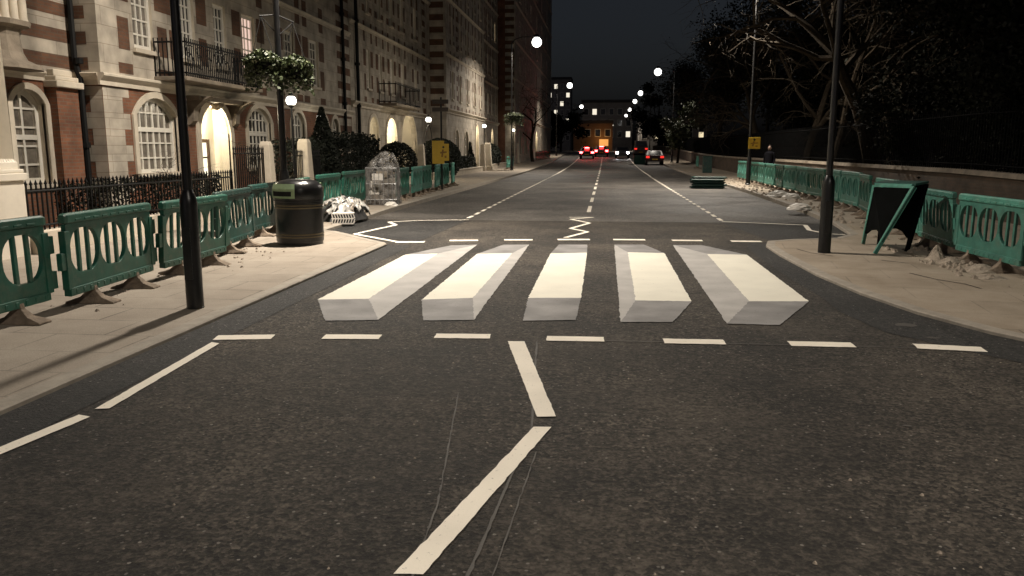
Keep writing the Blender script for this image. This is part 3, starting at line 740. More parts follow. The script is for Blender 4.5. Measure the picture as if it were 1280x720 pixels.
t, F = block('mansion_block', 'second mansion block with balcony above a lit arched entrance', -11, 34.42, 50.48, 15.5, 3.75,
    [(36.9,38.5,.4,2.45,.8,.25),(39.9,41.9,.3,2.35,.95,.25),(42.9,46.4,.3,2.2,1.55,.25)],
    [(36.9,37.4),(38.9,39.4),(41.0,41.6),(43.2,43.8),(46.2,46.8)], [(48.4,49.2)], 40, {1:200, 2:55, 0:18}, lit=(0,1,2,3,12,19), lit_mat='window_added_glow', gb=False)
b = MB(); fbox(b, F, 38.7, 43.9, 3.813, 3.93, 0, .9); b.build('balcony_slab','stone_dirty',t)
railing_mb([(.03,-1.25),(.86,-1.25),(.86,3.85),(.03,3.85)], 3.933, 4.95, .24, .013, .025, False).build('balcony_railing','iron',t)
drainpipe(t, [(.12,-4.9,0),(.12,-4.9,15)], .08)
t, F = block('mansion_block', 'third mansion block with brick striped corner and pale single lit doorway', -10.0, 50.5, 66.5, 17.5, 4.2,
    [(53.2,54.6,.8,2.5,.5),(57.0,58.4,.8,2.5,.5),(62.0,63.2,.4,3.0,.6,.25)], [(52.4,53.0),(55.2,55.8),(58.2,58.8),(61.2,61.8),(64.2,64.8)], [(54.1,54.7)], 58, {2:110}, ret=1.0, gb=False)
t, F = block('mansion_block', 'dark tall block with one lit window high up', -10.6, 68.5, 79.5, 23, 4.2,
    [(70.4,71.6,.8,2.6,.5),(74.6,75.8,.4,3.0,.6,.25)], [(70,70.8),(72.4,73.2),(74.8,75.6),(77.2,78.0)], [], 74, {1:70}, ret=.6, gb=False, lit=(11,))
t, F = block('apartment_tower', 'tall dim stone block closing the left side of the street', -9.0, 80.5, 133, 31, 5.0,
    [(84,86,1.2,3.2,.6),(90,92,1.2,3.2,.6),(96,98,1.2,3.2,.6),(104,106,.5,3.4,.6,.25),(112,114,1.2,3.2,.6),(122,124,1.2,3.2,.6)],
    [(84.2,85.8),(90.2,91.8),(96.2,97.8),(104.2,105.8),(112.2,113.8),(122.2,123.8)], [], 100, {3:180}, ret=1.0, gb=False, low=1, fh=3.6)
# --- buildings closing the street
def far_block(name, label, x0, x1, y0, y1, h, m, wins, winmat, cols, rows, wsz=(1.2,1.6), lit=None, z0=-.3, roof=True):
    rt = ((x0+x1)/2, y0, 0); t = thing(name, label, 'building', rt)
    F = Fr((0,y0,0),(1,0,0),(0,-1,0),rt); w = MB()
    w.quad(F.p(x0,z0),F.p(x1,z0),F.p(x1,h),F.p(x0,h)); D = y1-y0
    w.quad(F.p(x0,z0),F.p(x0,z0,-D),F.p(x0,h,-D),F.p(x0,h)); w.quad(F.p(x1,z0),F.p(x1,z0,-D),F.p(x1,h,-D),F.p(x1,h)); w.quad(F.p(x0,z0,-D),F.p(x1,z0,-D),F.p(x1,h,-D),F.p(x0,h,-D))
    w.build('wall', m, t)
    r = MB(); fbox(r, F, x0-.2, x1+.2, h, h+.8, -D, .3); r.build('roof','dark_roof',t)
    n = 0
    for i in range(cols):
        for j in range(rows):
            u = x0+(x1-x0)*(i+.5)/cols; v = 4.5+(h-5.5)*(j+.5)/rows
            f = MB(); fbox(f, F, u-wsz[0]/2-.12, u+wsz[0]/2+.12, v-wsz[1]/2-.12, v+wsz[1]/2+.12, 0, .05); fo = f.build('window','window_paint',t)
            p = MB(); p.quad(F.p(u-wsz[0]/2,v-wsz[1]/2,.054),F.p(u+wsz[0]/2,v-wsz[1]/2,.054),F.p(u+wsz[0]/2,v+wsz[1]/2,.054),F.p(u-wsz[0]/2,v+wsz[1]/2,.054))
            p.build('pane', winmat if (lit and (i*7+j*5+1) % lit == 0) else 'glass_dark', fo); n += 1
    return t, F
t, F = far_block('terrace_building', 'pale grey terrace closing the far end of the street', -7, 7.5, 236, 248, 15, 'far_wall', 0, 'far_lit', 6, 3, lit=9)
t, F = far_block('corner_shop', 'low corner building with glowing orange shopfront at the street end', -8.0, 1.6, 200, 212, 8.0, 'far_orange', 0, 'far_lit', 4, 1, lit=99)
b = MB(); fbox(b, F, -1.6, .6, 2.6, 4.2, .02, .05); b.build('shopfront','shop_glow',t)
ld = bpy.data.lights.new('shop_light','POINT'); ld.energy = 140; ld.color = (1,.5,.15); ld.shadow_soft_size = .5
lo = bpy.data.objects.new('shop_light', ld); COL.objects.link(lo); lo.parent = t; lo.location = F.p(-1, 4.2, 2.5)
far_block('tower_block', 'distant tower block with a few lit windows', -24, -13, 300, 312, 27, 'far_wall', 0, 'far_lit', 5, 7, lit=3)
far_block('shop_building', 'distant building with warm lit windows behind the traffic', 8.5, 26, 215, 230, 9, 'far_wall', 0, 'window_warm', 6, 2, lit=4)

# ------------------------------------------------------------------ park wall, railings, garden fronts
t = thing('park_wall', 'low brown brick park wall with stone coping along the right pavement', 'wall', (9.15,40,0))
w = MB(); c = MB()
for k in range(50):
    a, b_ = -12+3.4*k, -12+3.4*(k+1); a_, bb = a-40, b_-40
    w.box8([(-.15,a_,zp(a)-.2),(.15,a_,zp(a)-.2),(.15,bb,zp(b_)-.2),(-.15,bb,zp(b_)-.2),(-.15,a_,zp(a)+.98),(.15,a_,zp(a)+.98),(.15,bb,zp(b_)+.98),(-.15,bb,zp(b_)+.98)])
    c.box8([(-.21,a_,zp(a)+.98),(.21,a_,zp(a)+.98),(.21,bb,zp(b_)+.98),(-.21,bb,zp(b_)+.98),(-.17,a_,zp(a)+1.09),(.17,a_,zp(a)+1.09),(.17,bb,zp(b_)+1.09),(-.17,bb,zp(b_)+1.09)])
w.build('wall','brick_park',t); c.build('coping','stone_dirty',t)
t = thing('park_railing', 'black iron railings standing on the park wall', 'railing', (9.15,40,0))
b = MB()
for k in range(1040):
    y = -12+.15*k; z = zp(y)+1.09; b.box(-.011,.011,y-40-.011,y-40+.011,z,z+1.5)
b.build('bar','railing_black',t)['kind'] = 'stuff'
b = MB()
for k in range(42):
    a, b_ = -12+3.7*k, -12+3.7*(k+1)
    for dz in (1.22, 2.45): b.tube([(0,a-40,zp(a)+dz),(0,b_-40,zp(b_)+dz)], .022, 4)
b.build('rail','railing_black',t)

def front(y0, y1, h, label, plinth=.36, gate=None):
    t = thing('garden_railing', label, 'railing', (-9.15,(y0+y1)/2,0), group='iron railings before the gardens'); m = (y0+y1)/2
    p = MB(); p.box(-.16,.16,y0-m,y1-m,zp(y0)-.1,zp(y0)+plinth); p.build('plinth','stone_plain',t, bevel=.015)
    railing_mb([(0,y0-m+.05),(0,y1-m-.05)], zp(y0)+plinth, zp(y0)+h, .115, .011, .02).build('bars','iron',t)
front(11.75, 19.0, 1.1, 'low black railings on a pale plinth behind the nearest barriers')
front(19.05, 20.9, 1.62, 'taller black railings left of the lit doorway')
front(22.9, 25.2, 1.5, 'black railings right of the lit doorway by the bare climber', .3)
def obelisk(y, h, label, w=.2, x=-9.15):
    t = MB(); z = zp(y)
    t.rings([[(sx*ww,sy*ww,zz) for sx,sy in ((-1,-1),(1,-1),(1,1),(-1,1))] for ww,zz in ((w*1.25,0),(w*1.25,.28),(w,.31),(w*.72,h-.10),(w*.55,h))])
    o = t.build('gate_pillar','stone_plain', loc=(x,y,z), bevel=.012); props(o, label, 'pillar', 'stone garden pillars')
obelisk(21.05, 1.8, 'pale stone pillar just left of the bin and hanging baskets', .19); obelisk(23.85, 1.9, 'tapered cream pillar right above the litter bin', .22)
obelisk(39.6, 1.85, 'slim pillar behind the yellow sign', .2); obelisk(60.0, 2.0, 'darker slim pillar beside the bright far pillar', .2); obelisk(62.6, 2.1, 'bright pale pillar on the far left pavement', .3); obelisk(83, 2.0, 'far grey pillar beside the second lamp post', .3)
def lowwall(y0, y1, label):
    b = MB(); m = (y0+y1)/2
    b.box(-.15,.15,y0-m,y1-m,-.1,.3); b.box(-.18,.18,y0-m-.01,y1-m+.01,.303,.36)
    o = b.build('garden_wall','stone_plain', loc=(-9.15,m,zp(m)), bevel=.01); props(o, label, 'wall', 'low garden walls')
lowwall(25.3, 38.5, 'low pale garden wall under the dark hedge'); lowwall(42, 59, 'low white garden wall between yellow sign and bright pillar'); lowwall(63.5, 80, 'low white garden wall by the second lamp post')

# ------------------------------------------------------------------ planting
def bush(name, label, loc, shape, n, size, m='hedge_leaf', cat='bush', group=None, seed=1, core=True):
    rnd = random.Random(seed); t = thing(name, label, cat, loc, group=group)
    b = MB()
    for _ in range(n): 
        p = shape(rnd); b.leaf(p, size, 0, rnd)
    b.build('foliage', m, t)
    s = MB(); s.tube([(0,0,-.1),(0,0,.5)], [.06,.04], 6); s.build('stem','bark',t)
    return t
def s_box(lx, ly, h):
    def f(r):
        x, y, z = r.uniform(-1,1), r.uniform(-1,1), r.uniform(0,1)
        k = r.random()
        if k < .8:
            a = r.choice((0,0,1,1,2))
            if a == 0: x = 1-abs(r.gauss(0,.10)) 
            elif a == 1: y = r.choice((-1,1))*(1-abs(r.gauss(0,.05)))
            else: z = 1-abs(r.gauss(0,.06))
        bump = 1+.06*math.sin(5*y*ly+1)+.05*math.sin(9*y*ly)
        return (x*lx, y*ly, .05+z*h*bump)
    return f
def s_ball(r0, zc, sx=1, sy=1, sz=1):
    def f(r):
        d = Vector((r.gauss(0,1), r.gauss(0,1), r.gauss(0,1))).normalized()*(r0*(r.random()**.12))
        return (d.x*sx, d.y*sy, max(.03, zc+d.z*sz))
    return f
def s_cone(r0, h):
    def f(r):
        z = r.random()**1.6; a = r.uniform(0,6.283); q = r0*(1-z)*(r.random()**.25)+.03
        return (q*math.cos(a), q*math.sin(a), z*h+.05)
    return f
bush('hedge', 'dark clipped hedge nearest the bin behind the cream pillar', (-9.75,24.9,.1), s_box(.45,1.1,1.75), 6000, .09, seed=2, cat='hedge')
bush('conifer', 'dark conical shrub between the two arched windows', (-9.8,27.3,.1), s_cone(1.0,3.0), 6000, .10, seed=3, cat='shrub')
bush('hedge', 'long dark hedge behind the wrapped cage', (-9.75,30.3,.1), s_box(.5,2.2,2.0), 9000, .10, seed=4, cat='hedge')
bush('topiary_ball', 'round clipped dark bush before the lit entrance', (-9.8,37.3,.1), s_ball(.98,.95,1,1,1.05), 7000, .10, seed=5, cat='bush')
bush('topiary_dome', 'wide domed dark bush behind the yellow sign', (-9.8,47.3,.1), s_ball(1.5,1.0,.8,2.0,.85), 9000, .14, seed=6, cat='bush')
bush('topiary_cone', 'small pointed evergreen by the third doorway', (-9.9,58.6,.12), s_cone(.6,2.1), 2500, .12, seed=7, cat='shrub')
bush('hedge', 'dark hedge before the third block', (-9.8,54.5,.12), s_box(.4,2.6,1.0), 3500, .13, seed=8, cat='hedge')
bush('bush', 'loose dark bush beside the fourth block', (-9.7,67.5,.15), s_ball(1.2,1.0,.8,2,.9), 3500, .16, seed=9)
bush('bush', 'scrubby low bush by the nearest railings', (-9.9,16.5,.05), s_box(.5,2.4,.95), 5200, .07, 'dark_leaf', seed=10)

def tree_mesh(seed, h=11, lean=(0,0), r0=.28, spread=1.0, depth=5, droop=-.1, first=.28):
    rnd = random.Random(seed); tr = MB(); cr = MB()
    def br(p, d, r, L, k):
        n = 5 if k < 2 else 4; pts = [p]; rs = [r]
        q = Vector(p); dd = Vector(d)
        for i in range(n):
            dd = (dd + Vector((rnd.gauss(0,.16), rnd.gauss(0,.16), rnd.gauss(0,.10)+(.05 if k < 2 else (.10 if i > n//2 else droop))))).normalized()
            q = q + dd*L/n; pts.append(tuple(q)); rs.append(r*(1-.55*(i+1)/n))
        (tr if k < 2 else cr).tube(pts, rs, 8 if k == 0 else (6 if k < 2 else (4 if k < 3 else 3)))
        if k >= depth: return
        m = (5 if k == 0 else 4) if k < 3 else 3
        for j in range(m):
            t_ = rnd.uniform(first if k == 0 else .3, 1.0) if j else 1.0
            i = min(n-1, int(t_*n)); a = Vector(pts[i]).lerp(Vector(pts[i+1]), t_*n-i) if i < n else q
            ax = Vector((rnd.gauss(0,1), rnd.gauss(0,1), rnd.gauss(0,.35)))
            nd = (dd*.75 + ax.normalized()*.8*spread).normalized()
            br(tuple(a), nd, rs[i]*(.62 if j else .85), L*rnd.uniform(.52,.78), k+1)
    br((0,0,-.2), Vector((lean[0],lean[1],1)).normalized(), r0, h*.42, 0)
    return tr, cr
def bare_tree(label, loc, seed, rz=0, sc=1, **k):
    t = thing('bare_tree', label, 'tree', loc, rz, 'leafless trees'); a, b = tree_mesh(seed, **k)
    a.build('trunk','bark',t, smooth=True); b.build('crown','twig',t); t.scale = (sc,sc,sc); return t
bare_tree('leaning bare tree with thick forked trunk behind the right pole', (11.2,34.5,.4), 11, R(20), 1, h=14, lean=(-.32,-.10), r0=.40, depth=5, first=.75)
bare_tree('bare tree reaching lit twigs over the road at the top', (10.2,38.5,.4), 23, R(0), 1, h=15, lean=(-.18,.0), r0=.20, spread=1.35, droop=-.2, depth=5)
bare_tree('slim upright bare tree beyond the yellow roadside sign', (10.5,58,.4), 31, R(80), 1, h=14, r0=.27, depth=5)
bare_tree('second slim bare tree farther along the park wall', (11.5,48,.4), 37, R(200), 1, h=15, r0=.25, spread=1.2, depth=5)
bare_tree('bare park tree standing far along the right pavement', (10.5,78,.6), 41, R(120), 1, h=13, r0=.28, depth=4)
bare_tree('bare street tree in front of the far left tower', (-7.9,88,.4), 47, R(10), 1, h=11, r0=.2, depth=5)
bare_tree('thin bare climber beside the arched window right of the doorway', (-9.9,22.6,.1), 53, R(40), .9, h=3.4, r0=.05, depth=4, first=.2)
bare_tree('thin bare shrub in front of the nearest arched window', (-10.0,18.4,.1), 59, R(70), .9, h=2.6, r0=.03, depth=4, first=.1)
def leafy(name, label, loc, h, crown, n, size, m, seed, group=None, trunk=.2):
    rnd = random.Random(seed); t = thing(name, label, 'tree', loc, group=group)
    s = MB(); s.tube([(0,0,-.3),(.1,0,h*.3),(.0,.1,h*.6),(0,0,h*.85)], [trunk,trunk*.8,trunk*.55,trunk*.2], 7)
    cl = []
    for k in range(crown[3]):
        d = Vector((rnd.gauss(0,.5), rnd.gauss(0,.5), rnd.gauss(0,.45)))
        c = (d.x*crown[0], d.y*crown[1], h*.62+d.z*crown[2]); cl.append((c, rnd.uniform(.18,.36)*crown[0]))
        s.tube([(0,0,h*rnd.uniform(.3,.6)), (c[0]*.5,c[1]*.5,(c[2]+h*.5)/2), c], [trunk*.4,trunk*.25,trunk*.08], 5)
    s.build('trunk','bark',t, smooth=True)
    b = MB()
    for _ in range(n):
        c, r = cl[rnd.randrange(len(cl))]
        b.leaf((c[0]+rnd.gauss(0,r*.6), c[1]+rnd.gauss(0,r*.6), max(.2, c[2]+rnd.gauss(0,r*.5))), size, 0, rnd)
    b.build('crown', m, t); return t
labs = ['black evergreen mass behind the right-hand barriers','dark evergreen tree right of the leaning bare tree','dark evergreen tree behind the leaning trunk','dark evergreen deep in the park behind the person','dark evergreen past the slim bare trees','farthest dark evergreen along the park','dark spreading evergreen at the right edge of the photo','dark evergreen above the parked car']
spots = [(13.5,20,9,4.2),(13.0,27,11,4.5),(17,36,13,5.5),(19,48,15,6),(17,62,15,6),(16,84,16,6),(15.5,13.5,10,4.5),(15,110,15,6)]
for k, ((x,y,h,r), lb) in enumerate(zip(spots, labs)):
    leafy('evergreen_tree', lb, (x,y,.5+zg(y)), h, (r,r,h*.42,30), 26000, .17 if y < 40 else .26, 'dark_leaf', 60+k, 'dark evergreens in the park')
for k,(x,y,lb) in enumerate([(11.0,21.5,'glossy shrub behind the wall right of the leaning trunk'),(10.6,27.5,'glossy shrub behind the wall by the foot of the leaning trunk'),(11.4,17.0,'broad glossy shrub behind the wall at the right edge')]):
    leafy('laurel_shrub', lb, (x,y,.4), 3.6, (1.9,2.4,1.7,16), 12000, .12, 'dark_leaf', 80+k, 'laurel shrubs', .06)
leafy('street_tree', 'small leafy tree lit beside the far right lamp post', (7.3,84,zg(84)), 5.6, (2.0,2.0,1.8,14), 3500, .30, 'tree_leaf', 90, None, .14)
leafy('far_tree', 'dark tree in front of the far corner building', (-8.3,150,zg(150)), 8, (3.2,3.2,2.8,14), 3500, .5, 'dark_leaf', 91, 'dark trees at the street end'); leafy('far_tree', 'dark tree at the far end right of the headlights', (9.5,150,zg(150)), 11, (4.0,4.0,4.2,14), 4500, .5, 'dark_leaf', 92, 'dark trees at the street end')
# rough woodland far behind the park that blackens the sky to the right
rnd = random.Random(5); b = MB()
for _ in range(16000):
    y = rnd.uniform(-5,200); x = 30+rnd.random()**2*14+ .06*y; hmax = 15+3.0*math.sin(y*.23)+2.2*math.sin(y*.61+1)
    b.leaf((x, y, 1+hmax*rnd.random()**.7), 1.1, 0, rnd)
props(b.build('woodland','dark_leaf'), 'black mass of park woodland behind the trees on the right', 'woodland', None, 'stuff')

# ------------------------------------------------------------------ street lamps and poles
def lamp_post(label, x, y, armdir, h=10.0, arm=1.7, watt=0, collar=True, glow=True, spread=142):
    z0 = zp(y); t = thing('street_lamp', label, 'street lamp', (x,y,z0), group='black lamp columns')
    b = MB(); b.lathe([(.14,-.05),(.14,.05),(.105,.08),(.10,1.15),(.085,1.22),(.07,1.28)], n=20); b.build('base','iron_pole',t, smooth=True)
    s = MB(); s.lathe([(.066,1.281),(.06,4),(.05,h-.4),(.045,h)], n=14); s.build('shaft','iron_pole',t, smooth=True)
    a = MB(); a.tube([(0,0,h-.02),(armdir*.25,0,h+.25),(armdir*.8,0,h+.42),(armdir*(arm-.25),0,h+.44)], [.04,.035,.03,.03], 8); a.build('arm','iron_pole',t, smooth=True)
    hd = MB(); hd.lathe([(.05,.62),(.16,.58),(.26,.48),(.30,.38),(.28,.36)], (armdir*arm,0,h), 20); ho = hd.build('lamp_head','iron_pole',t, smooth=True)
    bw = MB(); bw.sphere((armdir*arm,0,h+.02), .37, 0, 20, 12); bw.build('glass_bowl','lamp_glow',ho, smooth=True)
    if watt:
        ld = bpy.data.lights.new('street_light','AREA'); ld.shape = 'DISK'; ld.size = .4; ld.spread = R(spread); ld.energy = watt; ld.color = LAMP_COL
        lo = bpy.data.objects.new('street_light', ld); COL.objects.link(lo); lo.parent = t; lo.location = (armdir*arm,0,h-.42)
    return t
lamp_post('tall lamp column with hanging baskets behind the bin', -6.35, 15.4, 1, 9.6, 1.9, LAMP_W['left_near'])
lamp_post('second lamp column on the left with a basket on it', -7.2, 62, 1, 9.5, 1.9, LAMP_W['left_second'], spread=162)
lamp_post('third lamp column on the left, over the traffic', -6.6, 109, 1, 9.2, 1.7, LAMP_W['far']*.7)
lamp_post('distant lamp column farthest on the left', -6.7, 168, 1, 9.0, 1.6)
lamp_post('lamp column behind the photographer on the right', 7.0, -3.5, -1, 9.6, 1.9, LAMP_W['behind'])
lamp_post('lamp column on the right pavement carrying the yellow sign', 6.45, 37.5, -1, 9.6, 1.7, LAMP_W['right_mid'], spread=166)
lamp_post('lamp column on the right beside the leafy tree', 6.9, 86, -1, 9.2, 1.7, LAMP_W['far']*.8)
for y, lb in ((126,'second lamp in the receding row on the right'),(150,'third lamp in the receding row on the right'),(182,'fourth lamp in the receding row on the right'),(214,'smallest last lamp in the receding row on the right')):
    lamp_post(lb, 6.7, y, -1, 9.0, 1.6, 900 if y > 180 else 0)
def beacon_pole(label, x, y):
    t = thing('crossing_pole', label, 'pole', (x,y,zp(y)), group='black poles of the crossing')
    b = MB(); b.lathe([(.092,-.02),(.092,.012),(.088,.014),(.088,1.10),(.083,1.16),(.055,1.24),(.050,1.25)], n=24); b.build('base','iron_pole',t, smooth=True)
    d = MB(); d.rings([[(sx*.045, -.0885-dd, zz) for sx in (-1,1) for dd in (0,.004)] [0:4] for zz in (.35,.85)]); 
    d = MB(); d.box(-.045,.045,-.095,-.085,.32,.86); d.build('access_door','iron_pole',t, bevel=.004)
    s = MB(); s.lathe([(.048,1.251),(.046,3.0),(.042,6.0)], n=16); s.build('shaft','iron_pole',t, smooth=True)
    h = MB(); h.lathe([(.05,6.0),(.14,6.05),(.155,6.2),(.12,6.34),(.03,6.4)], n=16); h.build('globe','yellow_sheet',t, smooth=True)
    return t
beacon_pole('black crossing pole by the barriers on the left pavement', -4.31, 7.9)
t = beacon_pole('black crossing pole beside the sign frame on the right pavement', 3.58, 13.45); t.scale = (1.12,1.12,1.0)

def lantern(label, y, x=-9.1, z=3.05, w=0, overthrow=False):
    t = thing('garden_lantern', label, 'lantern', (x,y,zp(y)), group='globe lanterns at the gates'); zt = z-zp(y)
    p = MB()
    if overthrow:
        p.tube([(0,-.75,0),(0,-.75,zt*.72),(0,-.45,zt*.86),(0,0,zt-.2)], .022, 6); p.tube([(0,.75,0),(0,.75,zt*.72),(0,.45,zt*.86),(0,0,zt-.2)], .022, 6)
    else: p.tube([(0,0,0),(0,0,zt-.16)], .035, 8)
    p.lathe([(.03,zt-.2),(.10,zt-.15),(.09,zt-.11)], n=10); p.build('post','iron',t, smooth=True)
    g_ = MB(); g_.sphere((0,0,zt), .15); go = g_.build('globe','globe_glow',t, smooth=True)
    c = MB(); c.lathe([(.10,zt+.125),(.06,zt+.2),(.015,zt+.26)], n=10); c.build('cap','iron',t, smooth=True)
    if w:
        ld = bpy.data.lights.new('lantern_light','POINT'); ld.energy = w; ld.color = (1,.87,.65); ld.shadow_soft_size = .15
        lo = bpy.data.objects.new('lantern_light', ld); COL.objects.link(lo); lo.parent = t; lo.location = (.32,0,zt)
lantern('bright globe lantern just right of the hanging baskets', 22.85, z=3.10, w=45)
lantern('small globe lantern above the conical shrub', 28.9, -10.4, 2.88, w=8)
lantern('globe lantern on an iron arch by the domed bush', 41.2, z=3.22, w=70, overthrow=True)
lantern('globe lantern near the bright far pillar', 60.5, z=3.45, w=22)
lantern('farthest globe lantern beside the second lamp post', 79.9, z=3.6, w=20)

def basket(label, loc, r=.34, seed=1, sc=1):
    rnd = random.Random(seed); t = thing('hanging_basket', label, 'flower basket', loc, group='hanging flower baskets')
    b = MB(); b.lathe([(.05,-.28),(r*.6,-.24),(r*.9,-.1),(r,0),(r*.93,0)], n=16); b.build('bowl','iron',t, smooth=True)
    c = MB()
    for k in range(3):
        a = k*2.094; c.tube([(r*math.cos(a),r*math.sin(a),0),(0,0,.85)], .007, 4)
    c.build('chain','iron',t)
    l1 = MB(); l2 = MB()
    for _ in range(2600):
        a = rnd.uniform(0,6.283); q = r*1.35*math.sqrt(rnd.random()); up = .22*(1-(q/(r*1.35))**2)
        z = up*rnd.random()+.02 if rnd.random() < .55 else -rnd.random()**1.5*.34*(.3+q/r)
        (l2 if rnd.random() < .14 and z > -.05 else l1).leaf((q*math.cos(a),q*math.sin(a),z), .075, 0, rnd)
    l1.build('foliage','basket_leaf',t); l2.build('flowers','pale_flower',t)
    t.scale = (sc,sc,sc); return t
basket('pale flowering basket on the left of the near lamp column', (-6.58,15.2,3.36), .27, 1); basket('trailing basket on the right of the near lamp column', (-6.12,15.62,3.30), .27, 2)
br = MB(); br.tube([(-6.60,15.18,4.21),(-6.35,15.4,4.26),(-6.10,15.64,4.15)], .014, 6); br.tube([(-6.35,15.4,3.9),(-6.58,15.2,4.2)], .010, 6); br.tube([(-6.35,15.4,3.85),(-6.12,15.62,4.14)], .010, 6)
props(br.build('basket_bracket','iron'), 'iron bracket holding the two near flower baskets', 'bracket')
basket('small far flower basket on the second left lamp column', (-7.0,61.6,4.2), .42, 3, 1.35)

# ------------------------------------------------------------------ plastic street works barriers
def hole_plate(mb, x0, x1, z0, z1, y0, y1, holes, m=0):
    """a plate in XZ of thickness y0..y1 with rounded openings (x0,x1,z0,z1,corner radius)"""
    xs = sorted(set([x0,x1]+[h[0] for h in holes]+[h[1] for h in holes])); zs = sorted(set([z0,z1]+[h[2] for h in holes]+[h[3] for h in holes]))
    for a, b in zip(xs, xs[1:]):
        for c, d in zip(zs, zs[1:]):
            hh = [h for h in holes if h[0]-1e-6 <= a and b <= h[1]+1e-6 and h[2]-1e-6 <= c and d <= h[3]+1e-6]
            if hh: continue
            for y in (y0,y1): mb.quad((a,y,c),(b,y,c),(b,y,d),(a,y,d), m)
    for h in holes:
        r = h[4]; loop = []
        for (cx,cz,a0) in ((h[1]-r,h[3]-r,0),(h[0]+r,h[3]-r,90),(h[0]+r,h[2]+r,180),(h[1]-r,h[2]+r,270)):
            arc = [(cx+r*math.cos(R(a0+15*k)), cz+r*math.sin(R(a0+15*k))) for k in range(7)]
            corner = (h[1] if a0 in (0,270) else h[0], h[3] if a0 in (0,90) else h[2])
            for p, q in zip(arc, arc[1:]):
                for y in (y0,y1): mb.poly([(corner[0],y,corner[1]),(p[0],y,p[1]),(q[0],y,q[1])], m)
            loop += arc
        for p, q in zip(loop, loop[1:]+loop[:1]): mb.quad((p[0],y0,p[1]),(q[0],y0,q[1]),(q[0],y1,q[1]),(p[0],y1,p[1]), m)
    for (a,c,b,d) in ((x0,z0,x1,z0),(x1,z0,x1,z1),(x1,z1,x0,z1),(x0,z1,x0,z0)): mb.quad((a,y0,c),(b,y0,d),(b,y1,d),(a,y1,c), m)
def make_barrier(mname, feet=True):
    t = thing('works_barrier', 'x', 'barrier', group='green street works barriers')
    b = MB(); L = .93
    holes = [(-.875,-.315,.37,.845,.22),(-.28,.28,.37,.845,.22),(.315,.875,.37,.845,.22)]
    hole_plate(b, -L, L, .15, .90, -.025, .025, holes)
    for h in holes:
        for k in (1,2):
            x = h[0]+(h[1]-h[0])*k/3; b.box(x-.026,x+.026,-.017,.017,h[2]+.003,h[3]-.003)
    b.box(-L-.02,L-.05,-.040,.040,.15,.235)
    for k in range(13):                                                # moulded pockets along the lower and upper rail
        x = -.84+.14*k; b.box(x-.022,x+.022,-.046,.046,.17,.215)
    for s in (-1,1): b.box(s*L-.045,s*L+.045,-.036,.036,.22,.83)
    b.build('panel', mname, t, bevel=.006)
    r = MB()
    prof = [(-.030,.903),(-.046,.915),(-.046,.99),(-.030,1.01),(.030,1.01),(.046,.99),(.046,.915),(.030,.903)]
    r.rings([[(x,y*s,.95+(z-.95)*s) for y,z in prof] for x,s in ((-L-.03,.75),(-L+.02,1),(L-.02,1),(L+.03,.75))])
    for k in range(9): x = -.72+.18*k; r.box(x-.055,x+.055,-.053,.053,.925,.95)
    r.build('top_rail', mname, t, bevel=.005)
    for s, zz in ((1,(.34,.70)),(-1,(.52,))):
        for z in zz:
            hg = MB(); hg.box(min(s*(L+.045),s*(L+.125)),max(s*(L+.045),s*(L+.125)),-.028,.028,z-.09,z+.09); hg.build('hinge_lug', mname, t, bevel=.006)
    for s in (-.48,.48):
        f = MB(); f.rings([[(s+dx*w,dy*l,z) for dx,dy in ((-1,-1),(1,-1),(1,1),(-1,1))] for w,l,z in ((.095,.27,0),(.09,.265,.02),(.055,.12,.07),(.035,.05,.14),(.03,.04,.20))])
        f.build('foot','dusty_rubber',t, bevel=.008)
    return t
P = {k: make_barrier(k) for k in ('barrier_green','barrier_pale','barrier_dark')}
used = {}; jit = random.Random(12)
def barrier(kind, a, b, label):
    src = P[kind]
    o = src if kind not in used else dup(src)
    used[kind] = 1
    mx, my = (a[0]+b[0])/2, (a[1]+b[1])/2
    o = place(o, (mx,my,zp(my)), math.atan2(b[1]-a[1], b[0]-a[0])+jit.gauss(0,.025), label, (min(1.06, math.hypot(b[0]-a[0],b[1]-a[1])/2.0),1,1))
    o.rotation_euler[0] = jit.gauss(0,.03); return o
barrier('barrier_green', (-5.62,3.5), (-5.58,5.5), 'green barrier cut off by the left edge of the photo')
barrier('barrier_green', (-5.60,5.52), (-5.62,7.48), 'green barrier at the left edge, left of the first full barrier')
barrier('barrier_green', (-5.56,7.55), (-5.68,9.50), 'green barrier shown whole just left of the black crossing pole')
barrier('barrier_green', (-5.66,9.56), (-5.72,11.50), 'green barrier partly hidden by the black crossing pole')
barrier('barrier_dark', (-5.95,11.75), (-6.25,13.65), 'dark green barrier standing left of the litter bin')
barrier('barrier_dark', (-6.55,14.3), (-6.75,16.2), 'dark barrier hidden behind the litter bin and lamp column')
barrier('barrier_green', (-6.75,16.4), (-6.95,18.3), 'green barrier appearing right of the litter bin')
barrier('barrier_green', (-6.95,18.6), (-6.95,20.5), 'green barrier behind the crumpled heap')
barrier('barrier_green', (-6.95,20.6), (-6.85,22.5), 'green barrier just left of the wrapped cage')
o5 = ['first','second','third','fourth','fifth','sixth']
for k in range(6):
    y = 24.3+2.05*k; barrier(('barrier_green','barrier_pale')[k % 2], (-6.45-.07*k+.1*(k%2),y), (-6.5-.07*k,y+1.95), o5[k]+' barrier beyond the wrapped cage')
barrier('barrier_pale', (-7.8,63.6), (-7.75,65.5), 'nearer of two barriers at the second left lamp column'); barrier('barrier_dark', (-7.75,65.6), (-7.7,67.5), 'farther of two barriers at the second left lamp column')
for k in range(4): barrier('barrier_green', (-7.9+.25*k,92+2.1*k), (-7.65+.25*k,94+2.1*k), o5[k]+' barrier of the far group below the tower')
barrier('barrier_pale', (5.50,8.9), (5.45,10.9), 'green barrier cut off by the right edge of the photo')
